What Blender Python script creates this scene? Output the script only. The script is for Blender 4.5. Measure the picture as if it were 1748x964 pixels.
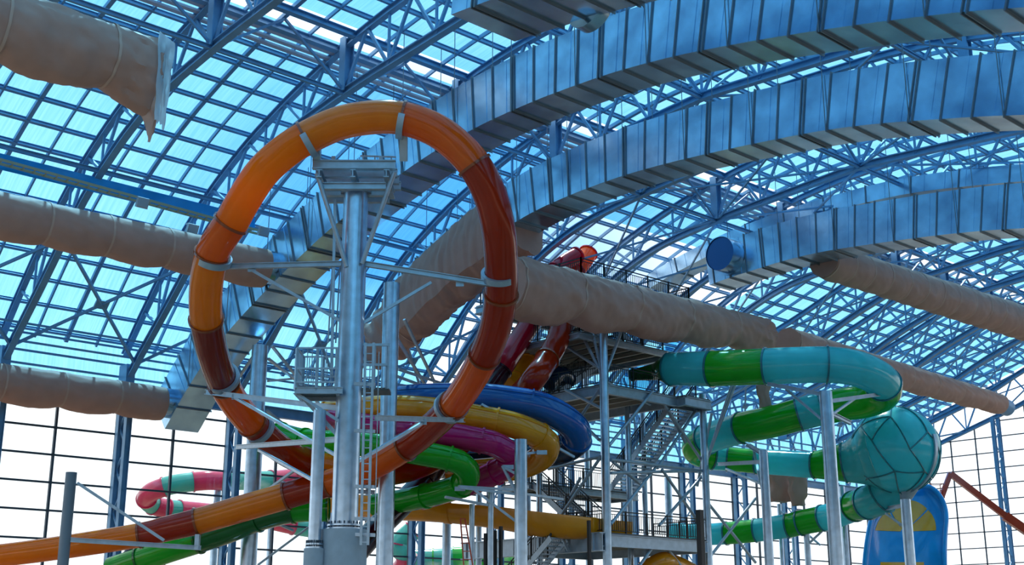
import bpy, math, random
from math import sin, cos, tan, pi, radians, sqrt, atan2, floor
from mathutils import Vector, Matrix, noise
for o in list(bpy.data.objects): bpy.data.objects.remove(o, do_unlink=True)
SC = bpy.context.scene; COL = SC.collection
random.seed(7)
V = Vector
# ------------------------------------------------------------------ camera
FPX, PITCH, TH = 2140.0, .2725, .824
FH = V((cos(TH), sin(TH), 0)); RT = V((sin(TH), -cos(TH), 0)); UZ = V((0, 0, 1))
FW = FH*cos(PITCH) + UZ*sin(PITCH); UP = -FH*sin(PITCH) + UZ*cos(PITCH)
EYE = V((0, 0, 1.7))
cd = bpy.data.cameras.new('camera'); cam = bpy.data.objects.new('camera', cd); COL.objects.link(cam)
cd.sensor_width = 36; cd.lens = 36*FPX/1748; cd.clip_end = 2000; cd.clip_start = .1
cam.matrix_world = Matrix(((RT.x, UP.x, -FW.x, EYE.x), (RT.y, UP.y, -FW.y, EYE.y), (RT.z, UP.z, -FW.z, EYE.z), (0, 0, 0, 1)))
SC.camera = cam
SC.view_settings.view_transform = 'Standard'; SC.view_settings.look = 'None'
SC.view_settings.gamma = 1; SC.view_settings.use_curve_mapping = False
SC.view_settings.exposure = 0.18
# ------------------------------------------------------------------ sky
W = bpy.data.worlds.new('sky'); SC.world = W; W.use_nodes = True
nt = W.node_tree; nt.nodes.clear()
wo = nt.nodes.new('ShaderNodeOutputWorld'); bg = nt.nodes.new('ShaderNodeBackground')
tc = nt.nodes.new('ShaderNodeTexCoord'); sx = nt.nodes.new('ShaderNodeSeparateXYZ')
rp = nt.nodes.new('ShaderNodeValToRGB'); nz = nt.nodes.new('ShaderNodeTexNoise'); mx = nt.nodes.new('ShaderNodeMix'); mx.data_type = 'RGBA'
cr = nt.nodes.new('ShaderNodeValToRGB')
nt.links.new(tc.outputs['Generated'], sx.inputs[0]); nt.links.new(sx.outputs[2], rp.inputs[0])
rp.color_ramp.elements[0].position = 0.0; rp.color_ramp.elements[0].color = (.95, .97, 1, 1)
rp.color_ramp.elements[1].position = .55; rp.color_ramp.elements[1].color = (.62, .8, 1, 1)
e = rp.color_ramp.elements.new(.22); e.color = (.95, .97, 1, 1)
nz.inputs['Scale'].default_value = 3.0; nz.inputs['Detail'].default_value = 4
nt.links.new(tc.outputs['Generated'], nz.inputs['Vector']); nt.links.new(nz.outputs[0], cr.inputs[0])
cr.color_ramp.elements[0].position = .42; cr.color_ramp.elements[1].position = .62
nt.links.new(cr.outputs[0], mx.inputs[0]); nt.links.new(rp.outputs[0], mx.inputs[6]); mx.inputs[7].default_value = (1, 1, 1, 1)
dn = nt.nodes.new('ShaderNodeVectorMath'); dn.operation = 'DOT_PRODUCT'; dn.inputs[1].default_value = tuple((FW + RT*-.06 + UP*-.03).normalized())
mr_ = nt.nodes.new('ShaderNodeMapRange'); mr_.inputs[1].default_value = .965; mr_.inputs[2].default_value = .997; mr_.interpolation_type = 'SMOOTHSTEP'
rm = nt.nodes.new('ShaderNodeMapRange'); rm.inputs[1].default_value = .235; rm.inputs[2].default_value = .275; mu_ = nt.nodes.new('ShaderNodeMath'); mu_.operation = 'MULTIPLY'
mb_ = nt.nodes.new('ShaderNodeMix'); mb_.data_type = 'RGBA'; mb_.inputs[7].default_value = (.26, .52, .95, 1)   # patch of open blue sky between the clouds
nt.links.new(tc.outputs['Generated'], dn.inputs[0]); nt.links.new(dn.outputs['Value'], mr_.inputs[0]); nt.links.new(mr_.outputs[0], mu_.inputs[0])
nt.links.new(sx.outputs[2], rm.inputs[0]); nt.links.new(rm.outputs[0], mu_.inputs[1])
nt.links.new(mu_.outputs[0], mb_.inputs[0]); nt.links.new(mx.outputs[2], mb_.inputs[6]); nt.links.new(mb_.outputs[2], bg.inputs[0]); bg.inputs[1].default_value = 1.5
nt.links.new(bg.outputs[0], wo.inputs[0])
sd = bpy.data.lights.new('sun', 'SUN'); sd.energy = 4.0; sd.angle = radians(1.0); sd.color = (1, .95, .86)
sun = bpy.data.objects.new('sun', sd); COL.objects.link(sun)
SUN_FROM = V((3.2, 4.6, 10.2)).normalized()          # high, from beyond the left wall
sun.rotation_euler = (-SUN_FROM).to_track_quat('-Z', 'Y').to_euler(); sun.location = (20, 60, 60)

# ------------------------------------------------------------------ pixel -> place helpers
def ray(px, py): return FW + RT*((px-874)/FPX) + UP*((482-py)/FPX)
def P(px, py, D):
    d = ray(px, py); return EYE + d*(D/d.dot(FH))
def atx(px, py, x):
    d = ray(px, py); return EYE + d*(x/d.x)
def aty(px, py, y):
    d = ray(px, py); return EYE + d*(y/d.y)
def atz(px, py, z):
    d = ray(px, py); return EYE + d*((z-1.7)/d.z)
def prof(tab, y):
    if y <= tab[0][0]: return tab[0][1]
    for (a, b), (c, d) in zip(tab, tab[1:]):
        if y <= c: return b + (d-b)*(y-a)/(c-a)
    return tab[-1][1]

# ------------------------------------------------------------------ materials
def mat(name, col, rough=.5, metal=0., coat=0., transl=0., trcol=None, var=.0, vscale=3., bump=0., bscale=20., spec=.5):
    m = bpy.data.materials.new(name); m.use_nodes = True; n = m.node_tree; b = n.nodes['Principled BSDF']
    b.inputs['Roughness'].default_value = rough; b.inputs['Metallic'].default_value = metal
    b.inputs['Coat Weight'].default_value = coat; b.inputs['Coat Roughness'].default_value = .06
    b.inputs['Specular IOR Level'].default_value = spec
    b.inputs['Base Color'].default_value = (*col, 1)
    t = None
    if var or bump:
        t = n.nodes.new('ShaderNodeTexCoord')
    if var:
        nn = n.nodes.new('ShaderNodeTexNoise'); nn.inputs['Scale'].default_value = vscale; nn.inputs['Detail'].default_value = 5
        n.links.new(t.outputs['Object'], nn.inputs['Vector'])
        r = n.nodes.new('ShaderNodeValToRGB'); r.color_ramp.elements[0].position = .3; r.color_ramp.elements[1].position = .72
        r.color_ramp.elements[0].color = (*[c*(1-var) for c in col], 1); r.color_ramp.elements[1].color = (*[min(1, c*(1+var)) for c in col], 1)
        n.links.new(nn.outputs[0], r.inputs[0]); n.links.new(r.outputs[0], b.inputs['Base Color'])
    if bump:
        nb = n.nodes.new('ShaderNodeTexNoise'); nb.inputs['Scale'].default_value = bscale; nb.inputs['Detail'].default_value = 3
        n.links.new(t.outputs['Object'], nb.inputs['Vector'])
        bp = n.nodes.new('ShaderNodeBump'); bp.inputs['Strength'].default_value = bump; bp.inputs['Distance'].default_value = .05
        n.links.new(nb.outputs[0], bp.inputs['Height']); n.links.new(bp.outputs[0], b.inputs['Normal'])
    if transl:
        tb = n.nodes.new('ShaderNodeBsdfTranslucent'); tb.inputs[0].default_value = (*(trcol or col), 1)
        ms = n.nodes.new('ShaderNodeMixShader'); ms.inputs[0].default_value = transl
        out = n.nodes['Material Output']; n.links.new(b.outputs[0], ms.inputs[1]); n.links.new(tb.outputs[0], ms.inputs[2]); n.links.new(ms.outputs[0], out.inputs[0])
    return m
M = {}
M['steel'] = mat('roof steel paint', (.15, .33, .54), .45, .2, var=.12, vscale=1.5)
M['steel_dark'] = mat('dark steel paint', (.045, .07, .10), .5, .2)
M['galv'] = mat('galvanised duct sheet', (.40, .62, .86), .24, .95, var=.28, vscale=.8, bump=.16, bscale=1.1)
M['galv_rib'] = mat('duct flange steel', (.22, .25, .28), .45, .8)
M['pipe'] = mat('galvanised pipe', (.46, .60, .74), .30, .92, var=.16, vscale=2.5)
M['arm'] = mat('galvanised arm', (.42, .51, .60), .42, .6, var=.12, vscale=3)
M['deck'] = mat('galvanised deck', (.12, .12, .12), .5, .5, var=.2, vscale=2)
M['joist'] = mat('galvanised joist', (.42, .40, .34), .5, .3)
M['post'] = mat('grey post paint', (.16, .21, .26), .5, .2)
M['rail'] = mat('black railing', (.015, .017, .02), .4, .3)
M['pier'] = mat('painted concrete pier', (.33, .40, .47), .7, 0, var=.08)
M['tan'] = mat('tan duct fabric', (.56, .315, .25), .55, 0, transl=.18, var=.08, vscale=1.2, bump=.3, bscale=1.6, spec=.35)
M['tan_seam'] = mat('tan fabric seam', (.58, .36, .28), .6)
M['film'] = mat('clear plastic film', (.62, .75, .85), .15, 0, transl=.5, bump=.6, bscale=3)
M['floor'] = mat('concrete floor', (.27, .20, .145), .8, 0, var=.25, vscale=.3)
M['wallpanel'] = mat('insulated wall panel', (.28, .29, .30), .7)  # only for the added unseen walls and strip
M['soil'] = mat('outdoor soil', (.075, .065, .045), .9, var=.3, vscale=.05)
M['gutter'] = mat('pale gutter sheet', (.50, .50, .58), .5, .2)
M['lamp'] = mat('floodlight body', (.45, .5, .55), .4, .4)
def gloss(name, col, tr=.25): M[name] = mat(name+' fibreglass', col, .15, 0, coat=.45, transl=tr, var=.10, vscale=1.2)
gloss('amber', (.95, .27, .006), .42); gloss('orange', (.95, .17, .006), .45); gloss('redbrown', (.52, .034, .003), .42); gloss('deepred', (.30, .022, .010), .35)
gloss('painted_glow', (1.0, .30, .006), .62)  # brighter orange for one loop run; sun glow put into its colour
gloss('flange', (.32, .06, .015), .1)
gloss('blue', (.002, .11, .42), .1); gloss('navy', (.004, .035, .11), .1); gloss('yellow', (.92, .36, .01), .2); gloss('magenta', (.62, .008, .17), .25)
gloss('green', (.015, .55, .025), .35); gloss('darkgreen', (.008, .17, .03), .15); gloss('crimson', (.55, .006, .03), .3); gloss('plum', (.035, .004, .016), .1)
gloss('aqua', (.09, .74, .78), .45); gloss('aquaseam', (.02, .20, .24), .1); gloss('bluewall', (.014, .36, .85), .1); gloss('sunyellow', (1, .45, .02), .1)
gloss('pink', (.70, .05, .16), .3); gloss('teal', (.08, .55, .47), .3); gloss('liftred', (.50, .05, .02), .0)
def panel_mat():
    m = bpy.data.materials.new('translucent roof sheet'); m.use_nodes = True; n = m.node_tree; n.nodes.clear()
    out = n.nodes.new('ShaderNodeOutputMaterial'); tr = n.nodes.new('ShaderNodeBsdfTransparent'); gl = n.nodes.new('ShaderNodeBsdfGlossy')
    t = n.nodes.new('ShaderNodeTexCoord'); mp = n.nodes.new('ShaderNodeMapping'); mp.inputs['Scale'].default_value = (9, .35, .35)
    nn = n.nodes.new('ShaderNodeTexNoise'); nn.inputs['Scale'].default_value = 1.0; nn.inputs['Detail'].default_value = 3
    r = n.nodes.new('ShaderNodeValToRGB'); r.color_ramp.elements[0].position = .3; r.color_ramp.elements[1].position = .7
    r.color_ramp.elements[0].color = (.19, .55, .82, 1); r.color_ramp.elements[1].color = (.265, .65, .88, 1)
    n.links.new(t.outputs['Object'], mp.inputs[0]); n.links.new(mp.outputs[0], nn.inputs['Vector']); n.links.new(nn.outputs[0], r.inputs[0]); n.links.new(r.outputs[0], tr.inputs[0])
    gl.inputs['Roughness'].default_value = .2; ms = n.nodes.new('ShaderNodeMixShader'); ms.inputs[0].default_value = .04
    n.links.new(tr.outputs[0], ms.inputs[1]); n.links.new(gl.outputs[0], ms.inputs[2]); n.links.new(ms.outputs[0], out.inputs[0]); return m
def glass_mat():
    m = bpy.data.materials.new('window glass'); m.use_nodes = True; n = m.node_tree; n.nodes.clear()
    out = n.nodes.new('ShaderNodeOutputMaterial'); tr = n.nodes.new('ShaderNodeBsdfTransparent'); gl = n.nodes.new('ShaderNodeBsdfGlossy')
    tr.inputs[0].default_value = (.93, .97, .98, 1); gl.inputs['Roughness'].default_value = .05
    ms = n.nodes.new('ShaderNodeMixShader'); ms.inputs[0].default_value = .06
    n.links.new(tr.outputs[0], ms.inputs[1]); n.links.new(gl.outputs[0], ms.inputs[2]); n.links.new(ms.outputs[0], out.inputs[0]); return m
M['panel'] = panel_mat(); M['glass'] = glass_mat()

# ------------------------------------------------------------------ object helpers
ORG = {}
def thing(name, label, cat, loc=(0, 0, 0), group=None):
    o = bpy.data.objects.new(name, None); COL.objects.link(o); o.location = loc; o.empty_display_size = .3
    ORG[o.name] = V(loc); o['label'] = label; o['category'] = cat
    if group: o['group'] = group
    return o
def tag(o, label, cat, group=None):
    o['label'] = label; o['category'] = cat
    if group: o['group'] = group
    return o
class MB:
    def __init__(s): s.v = []; s.f = []; s.mi = []
    def quad(s, a, b, c, d):
        n = len(s.v); s.v += [V(a), V(b), V(c), V(d)]; s.f.append((n, n+1, n+2, n+3)); return s
    def prism(s, ring0, ring1, caps=True):
        n = len(s.v); k = len(ring0); s.v += list(ring0)+list(ring1)
        for i in range(k): s.f.append((n+i, n+(i+1) % k, n+k+(i+1) % k, n+k+i))
        if caps: s.f.append(tuple(n+i for i in reversed(range(k)))); s.f.append(tuple(n+k+i for i in range(k)))
        return s
    def loft(s, rings, caps=True, closed=True):
        n = len(s.v); k = len(rings[0])
        for r in rings: s.v += list(r)
        for j in range(len(rings)-1):
            for i in range(k if closed else k-1):
                a = n+j*k+i; b = n+j*k+(i+1) % k; s.f.append((a, b, b+k, a+k))
        if caps and closed:
            s.f.append(tuple(n+i for i in reversed(range(k)))); e_ = n+(len(rings)-1)*k; s.f.append(tuple(e_+i for i in range(k)))
        return s
    def box(s, c, sz, ax=None):
        c = V(c); a, b, d = [V(q) for q in (ax or ((1, 0, 0), (0, 1, 0), (0, 0, 1)))]
        x, y, z = sz[0]/2, sz[1]/2, sz[2]/2
        r = lambda k: [c-a*x-b*y+d*k, c+a*x-b*y+d*k, c+a*x+b*y+d*k, c-a*x+b*y+d*k]
        return s.prism(r(-z), r(z))
    def bar(s, p, q, w, h=None, up=UZ, prof=None):
        p, q = V(p), V(q); h = h or w; t = (q-p).normalized(); sd_ = t.cross(V(up))
        if sd_.length < 1e-4: sd_ = t.cross(V((1, 0, 0)))
        sd_.normalize(); u = sd_.cross(t)
        pr = prof or [(-w/2, -h/2), (w/2, -h/2), (w/2, h/2), (-w/2, h/2)]
        return s.prism([p+sd_*a+u*b for a, b in pr], [q+sd_*a+u*b for a, b in pr])
    def ibeam(s, p, q, w, h, t=.03, up=UZ):
        return s.bar(p, q, w, h, up, iprof(w, h, t))
    def cyl(s, p, q, r, r2=None, n=16, caps=True):
        p, q = V(p), V(q); r2 = r if r2 is None else r2; t = (q-p).normalized(); a = t.orthogonal().normalized(); b = t.cross(a)
        cs = [(cos(2*pi*i/n), sin(2*pi*i/n)) for i in range(n)]
        return s.prism([p+(a*c+b*d)*r for c, d in cs], [q+(a*c+b*d)*r2 for c, d in cs], caps)
    def build(s, name, m, parent=None, kind=None, smooth=True, mats=None):
        me = bpy.data.meshes.new(name); o0 = ORG[parent.name] if parent else V((0, 0, 0))
        me.from_pydata([tuple(v-o0) for v in s.v], [], s.f); me.materials.append(m)
        for x in (mats or []): me.materials.append(x)
        if s.mi: me.polygons.foreach_set('material_index', s.mi)
        me.update()
        if smooth:
            me.polygons.foreach_set('use_smooth', [True]*len(me.polygons)); me.set_sharp_from_angle(angle=radians(38))
        o = bpy.data.objects.new(name, me); COL.objects.link(o)
        if parent: o.parent = parent
        ORG[o.name] = o0
        if kind: o['kind'] = kind
        return o
def iprof(w, h, t):
    return [(-w/2, -h/2), (w/2, -h/2), (w/2, -h/2+t), (t/2, -h/2+t), (t/2, h/2-t), (w/2, h/2-t), (w/2, h/2), (-w/2, h/2), (-w/2, h/2-t), (-t/2, h/2-t), (-t/2, -h/2+t), (-w/2, -h/2+t)]
def sweep_yz(m, yz, x, pr):
    """profile swept along a curve lying in a plane of constant x"""
    rings = []
    for i, (y, z) in enumerate(yz):
        a = yz[max(0, i-1)]; b = yz[min(len(yz)-1, i+1)]; t = V((0, b[0]-a[0], b[1]-a[1])).normalized(); n_ = V((0, -t.z, t.y))
        if n_.z < 0: n_ = -n_
        rings.append([V((x+u, y, z)) + n_*w for u, w in pr])
    return m.loft(rings)
def rect(w, h): return [(-w/2, -h/2), (w/2, -h/2), (w/2, h/2), (-w/2, h/2)]
def crom(pts, n=10):
    out = []; N = len(pts)
    for i in range(N-1):
        p0, p1, p2, p3 = pts[max(0, i-1)], pts[i], pts[i+1], pts[min(N-1, i+2)]
        for k in range(n):
            t = k/n; out.append(.5*((2*p1)+(p2-p0)*t+(2*p0-5*p1+4*p2-p3)*t*t+(3*p1-p0-3*p2+p3)*t**3))
    out.append(pts[-1].copy()); return out
def frames(c):
    fr = []; prev = None
    for i in range(len(c)):
        t = (c[min(i+1, len(c)-1)]-c[max(i-1, 0)]).normalized()
        if prev is None: a = t.orthogonal().normalized()
        else: a = (prev - t*prev.dot(t)).normalized()
        prev = a; fr.append((t, a, t.cross(a)))
    return fr
def ring(c, fr, r, n=24, k=None):
    return [c+(fr[1]*cos(2*pi*i/n)+fr[2]*sin(2*pi*i/n))*r for i in range(n)]
# ================================================================== SETTING
ZT = [(34, 28.7), (40, 28.4), (44, 27.8), (48, 26.8), (52, 25.5), (55, 24.1), (57.7, 22.5), (60, 20.5), (62, 18.6), (64, 16.4)]
ZB = [(34, 26.1), (43, 25.5), (48, 24.9), (50.6, 24.2), (53, 23.1), (55.6, 21.7), (57.8, 19.7), (60, 17.8), (62, 16.2), (63.6, 14.8)]
ZD = [(34, 22.3), (38, 22.1), (42, 21.6), (46, 20.6), (50, 19.4), (54, 17.8), (57, 16.3), (60, 14.4), (62.5, 12.0)]
def sm(tab):
    def g(y):
        y = 34+abs(y-34); return sum(prof(tab, y+d) for d in (-1.2, -.6, 0, .6, 1.2))/5 if y < tab[-1][0]-1.5 else prof(tab, y)
    return g
ztop, zbot = sm(ZT), sm(ZB)
# the far part of the hall has a flatter eave, carried on a tall glazed clerestory
XS = 70.7
ztop_f = sm([(34, 28.7), (40, 28.3), (44, 27.5), (48, 26.1), (52, 24.5), (60, 21.8), (64, 20.5)]); zbot_f = sm([(34, 26.1), (43, 25.3), (48, 23.5), (51.3, 21.9), (59.7, 19.2), (63.6, 18.0)])
def zt(y, x): return ztop_f(y) if x > XS else ztop(y)
YW, XF = 64.0, 111.2
X0, BAY = 23.45, 6.75
MB().box((45, 30, -.1), (190, 120, .2)).build('floor', M['floor'], kind='structure')
MB().box((45, -7, 12.5), (130, .4, 8)).build('wall_right_unseen', M['wallpanel'], kind='structure')  # unseen near wall added to darken the hall; open below for fill light
MB().box((45, -1.6, 16.6), (130, 11.4, .3)).build('trim_100', M['wallpanel'], kind='structure')  # unseen strip from near wall to eave, added to block sky light
MB().box((-12, 28.5, 20), (.4, 71, 20)).build('wall_back_unseen', M['wallpanel'], kind='structure')  # unseen end wall added to cut light, its foot open for frontal fill
MB().box((40, 40, -.6), (900, 900, .5)).build('trim_101', M['soil'], kind='structure')
XT = [X0+BAY*k for k in range(-5, 14)]
# arc samples
def arc(fn, y0, y1, n): return [(y0+(y1-y0)*i/n, fn(y0+(y1-y0)*i/n)) for i in range(n+1)]
topc = arc(ztop, 4, 64, 80)
# equal arc length stations for purlins
st = []; acc = 0; prev = (4, ztop(4)); st.append(4.)
y = 4
while y < 64:
    y += .02; cur = (y, ztop(y)); acc += sqrt((cur[0]-prev[0])**2+(cur[1]-prev[1])**2); prev = cur
    if acc >= 1.47: st.append(y); acc = 0
st = [a for a in st if not (42.7 < a < 45.6)] + [43.1, 44.4]
GAP = (43.1, 44.4)
for i in range(len(XT)-1):
    m = MB()
    for (a, b) in ((4, GAP[0]), (GAP[1], 64)):
        n = 30
        for k in range(n):
            y0, y1 = a+(b-a)*k/n, a+(b-a)*(k+1)/n; ym = (y0+y1)/2; xm = (XT[i]+XT[i+1])/2
            if ym > 50 and (50 < xm < 57 or (57 < xm < 72 and ym < 56.5)): continue      # bays still unglazed
            m.quad((XT[i], y0, zt(y0, xm)+.42), (XT[i+1], y0, zt(y0, xm)+.42), (XT[i+1], y1, zt(y1, xm)+.42), (XT[i], y1, zt(y1, xm)+.42))
    o = m.build('ceiling', M['panel'], kind='structure', smooth=False)
nt_ = 0
for a in sorted(st):
    for fn, xa, xb in ((ztop, XT[0], XS), (ztop_f, XS, XF)):
        d = .01; sl = V((0, d, fn(a+d)-fn(a))).normalized() if a < 63.9 else V((0, .6, -.8)); nrm = V((0, -sl.z, sl.y))
        big = a in GAP; z = fn(a)+(.24 if not big else .05); nt_ += 1
        MB().ibeam((xa, a, z), (xb, a, z), .14 if not big else .26, .24 if not big else .34, .03, nrm).build('trim_%d' % nt_, M['steel'], kind='structure')
for i in range(4, len(XT)-1):
    for q, w in ((.25, .09), (.5, .2), (.75, .09)):
        m = MB(); sweep_yz(m, [(y, zt(y, XT[i]+BAY*q)+.26) for y, z in topc], XT[i]+BAY*q, rect(w, .2)); nt_ += 1
        m.build('trim_%d' % nt_, M['steel'], kind='structure')
for a in (44.75, 45.2, 45.6):
    nt_ += 1; MB().box(((XT[3]+XF)/2, a, ztop(a)+.05), (XF-XT[3], .26, .12)).build('trim_%d' % nt_, M['gutter'], kind='structure')
# ---- trusses
NTH = ['nearest', 'second nearest', 'third nearest', 'fourth nearest', 'fifth nearest', 'sixth nearest', 'seventh nearest', 'eighth nearest', 'ninth nearest', 'tenth nearest', 'eleventh nearest', 'twelfth nearest', 'thirteenth nearest', 'farthest']
def make_truss(ztop=ztop, zbot=zbot):
    t = thing('roof_truss', '', 'truss', (0, 0, 0), 'roof trusses'); topc = arc(ztop, 4, 64, 80)
    a = MB(); sweep_yz(a, topc, 0, iprof(.3, .34, .05)); a.build('top_chord', M['steel'], t)
    b = MB(); bc = arc(zbot, 4.4, 63.6, 80); sweep_yz(b, bc, 0, iprof(.34, .36, .06)); b.build('bottom_chord', M['steel'], t)
    nodes = [34+3.3*k for k in range(-8, 10)]
    for k, y0 in enumerate(nodes):
        if not 5 < y0 < 63.5: continue
        pb = V((0, y0, zbot(y0)))
        for dy in (-1.65, 1.65):
            y1 = min(63.9, max(4.1, y0+dy)); MB().bar(pb, (0, y1, ztop(y1)), .13, .13, V((1, 0, 0))).build('web_diagonal', M['steel'], t)
        MB().bar(pb, (0, y0, ztop(y0)), .1, .1, V((1, 0, 0))).build('web_post', M['steel'], t)
    for y0 in (24.2, 43.8):
        MB().ibeam((0, y0, zbot(y0)), (0, y0, ztop(y0)+.3), .45, .5, .05, V((1, 0, 0))).build('ridge_post', M['steel'], t)
    MB().box((0, 63.5, zbot(63.6)+.4), (.5, .9, 1.1)).build('foot_plate', M['steel'], t)
    return t
def copy_tree(o, loc, label):
    c = o.copy(); COL.objects.link(c); c.location = loc; c['label'] = label; ORG[c.name] = V(loc)
    for ch in o.children:
        k = ch.copy(); COL.objects.link(k); k.parent = c
    return c
vis = [x for x in XT if x > 16]; first = {}
for k, x in enumerate(vis):
    lab = 'arched blue steel roof truss, %s to the camera of those spanning the hall' % NTH[min(k, 13)] if k < len(vis)-1 else 'arched blue steel roof truss against the far glass end wall'
    far = x > XS+1
    if far not in first:
        t = make_truss(ztop_f, zbot_f) if far else make_truss(); t.location = (x, 0, 0); t['label'] = lab; ORG[t.name] = V((x, 0, 0)); first[far] = t
    else: copy_tree(first[far], (x, 0, 0), lab)
# ---- longitudinal ties and cross bracing, bay by bay
for y0 in (14.2, 24.2, 34, 43.8, 53.8):
    nt_ += 1; MB().ibeam((X0-BAY, y0, zbot(y0)-.05), (XF, y0, zbot(y0)-.05), .16, .2, .03).build('trim_%d' % nt_, M['steel'], kind='structure')
for i in range(4, len(XT)-1):
    xa, xb = XT[i], XT[i+1]; xm = (xa+xb)/2
    m = MB(); far = xm > XS; zb_, zt_ = (zbot_f, ztop_f) if far else (zbot, ztop)
    for y0 in (24.2, 34, 43.8):
        for x1 in (xa, xb): m.bar((x1, y0, zb_(y0)), (xm, y0, zt_(y0)+.1), .11)
    for (ya, yb) in ((57.3, 62.6),):
        m.bar((xa, ya, zb_(ya)), (xb, yb, zb_(yb)), .14); m.bar((xb, ya, zb_(ya)), (xa, yb, zb_(yb)), .14)
        yc = (ya+yb)/2; m.box((xm, yc, (zb_(ya)+zb_(yb))/2), (.7, .5, .12), ((1, 0, 0), V((0, .7, -.7)), V((0, .7, .7))))
    if i > 7:
        for ya, yb in ((14.2, 24.2), (24.2, 34), (34, 43.8), (43.8, 53.8)):
            m.bar((xa, ya, zb_(ya)), (xb, yb, zb_(yb)), .1); m.bar((xb, ya, zb_(ya)), (xa, yb, zb_(yb)), .1)
    nt_ += 1; m.build('trim_%d' % nt_, M['steel'], kind='structure')
for i in range(len(XT)-1):
    m = MB().quad((XT[i], YW+.3, 14.3), (XT[i+1], YW+.3, 14.3), (XT[i+1], YW+.3, zt(64, XT[i]+1)+.42), (XT[i], YW+.3, zt(64, XT[i]+1)+.42)); m.build('ceiling', M['panel'], kind='structure', smooth=False)
for zz in (16.6, 17.9, 19.2):
    nt_ += 1; MB().bar((XS, 64.15, zz), (XF, 64.15, zz), .14, .1).build('trim_%d' % nt_, M['steel'], kind='structure')
for zz in (15.2, 15.9):
    nt_ += 1; MB().bar((X0-2*BAY, 64.15, zz), (XF, 64.15, zz), .14, .1).build('trim_%d' % nt_, M['steel'], kind='structure')
for i in range(len(XT)-1):
    if XT[i] < XS-.1: continue
    m = MB(); xa, xb = XT[i], XT[i+1]
    for q in (0, .25, .5, .75): m.bar((xa+(xb-xa)*q, 64.05, 14.4), (xa+(xb-xa)*q, 64.05, 20.8), .12, .12, V((1, 0, 0)))
    xm = (xa+xb)/2
    for a, b in (((xa, 14.6), (xm, 20.6)), ((xm, 20.6), (xb, 14.6)), ((xa, 20.6), (xm, 14.6)), ((xm, 14.6), (xb, 20.6))): m.bar((a[0], 63.8, a[1]), (b[0], 63.8, b[1]), .13)
    nt_ += 1; m.build('trim_%d' % nt_, M['steel'], kind='structure')
# ---- eave beam
nt_ += 1; MB().ibeam((X0-2*BAY, 63.9, 14.35), (XF, 63.9, 14.35), .4, .6, .05).build('trim_%d' % nt_, M['steel'], kind='structure')
for k, (yy, zz) in enumerate(((62.6, 16.0), (61.6, 16.7), (63.2, 16.6))):
    nt_ += 1; MB().bar((X0-2*BAY, yy, zz), (XF, yy, zz), .1).build('trim_%d' % nt_, M['steel'], kind='structure')
# ---- left glass wall, bay by bay
HZ = [13.5-1.43*k for k in range(10)]
wn = 0
for i in range(3, len(XT)-1):
    xa, xb = XT[i], XT[i+1]; wn += 1
    g = MB(); g.box(((xa+xb)/2, YW+.32, 7.2), (xb-xa, .03, 14.4)); w_ = g.build('window_%d' % wn, M['glass'], kind='structure', smooth=False)
    f = MB()
    for z in HZ: f.box(((xa+xb)/2, YW+.2, z), (xb-xa, .14, .1))
    f.box(((xa+xb)/2, YW+.2, 7.3), (.12, .16, 14.6)); f.box((xa, YW+.2, 7.3), (.12, .16, 14.6))
    f.build('window_frame', M['steel_dark'], w_)
# ---- far glass gable wall
ys = [64-5*k for k in range(0, 13)]
for i in range(len(ys)-1):
    ya, yb = ys[i+1], ys[i]; wn += 1
    g = MB(); k = 6; r0 = []; r1 = []
    for j in range(k):
        y0, y1 = ya+(yb-ya)*j/k, ya+(yb-ya)*(j+1)/k
        g.quad((XF+.4, y0, 0), (XF+.4, y1, 0), (XF+.4, y1, zbot_f(y1)), (XF+.4, y0, zbot_f(y0)))
    w_ = g.build('window_%d' % wn, M['glass'], kind='structure', smooth=False)
    f = MB()
    for q in range(22):
        z = 13.5-1.43*9+1.43*q
        yt = yb
        while yt > ya and zbot_f(yt) < z: yt -= .1
        if yt > ya+.2: f.box((XF+.3, (ya+yt)/2, z), (.12, yt-ya, .09 if q != 4 else .3))
    for y0 in (ya, (ya+yb)/2): f.box((XF+.3, y0, zbot_f(y0)/2), (.12, .1, zbot_f(y0)))
    f.build('window_frame', M['steel_dark'], w_)
# ---- lattice wall columns
def lattice(name, a, b, h, w, label, group):
    t = thing(name, label, 'column', (a[0], a[1], 0), group)
    for q in (a, b): MB().ibeam((q[0], q[1], 0), (q[0], q[1], h), w, w, .03, V((1, 0, 0))).build('chord', M['steel'], t)
    m = MB(); n = int(h/1.1)
    for k in range(n):
        p, q = (a, b) if k % 2 else (b, a); m.bar((*p, h*k/n), (*q, h*(k+1)/n), .08)
    m.build('lacing', M['steel'], t); return t
for k, x in enumerate(XT[4:-1]):
    k0 = k; lattice('lattice_column', (x, YW-.15), (x, YW-1.1), 14.6, .32, 'slim steel lattice column against the left glass wall, %s along it from the left' % ['first', 'second', 'third', 'fourth', 'fifth', 'sixth', 'seventh', 'eighth', 'ninth', 'tenth', 'eleventh', 'twelfth', 'thirteenth', 'fourteenth', 'fifteenth'][k], 'lattice columns of the left wall')
for k, y0 in enumerate((54, 44, 34)):
    lattice('lattice_column', (XF+.1, y0), (XF-1.0, y0), zbot_f(y0)-.2, .3, 'slim lattice column against the far end wall, %s from the wall corner' % ['first', 'second', 'third'][k], 'lattice columns of the end wall')
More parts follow.
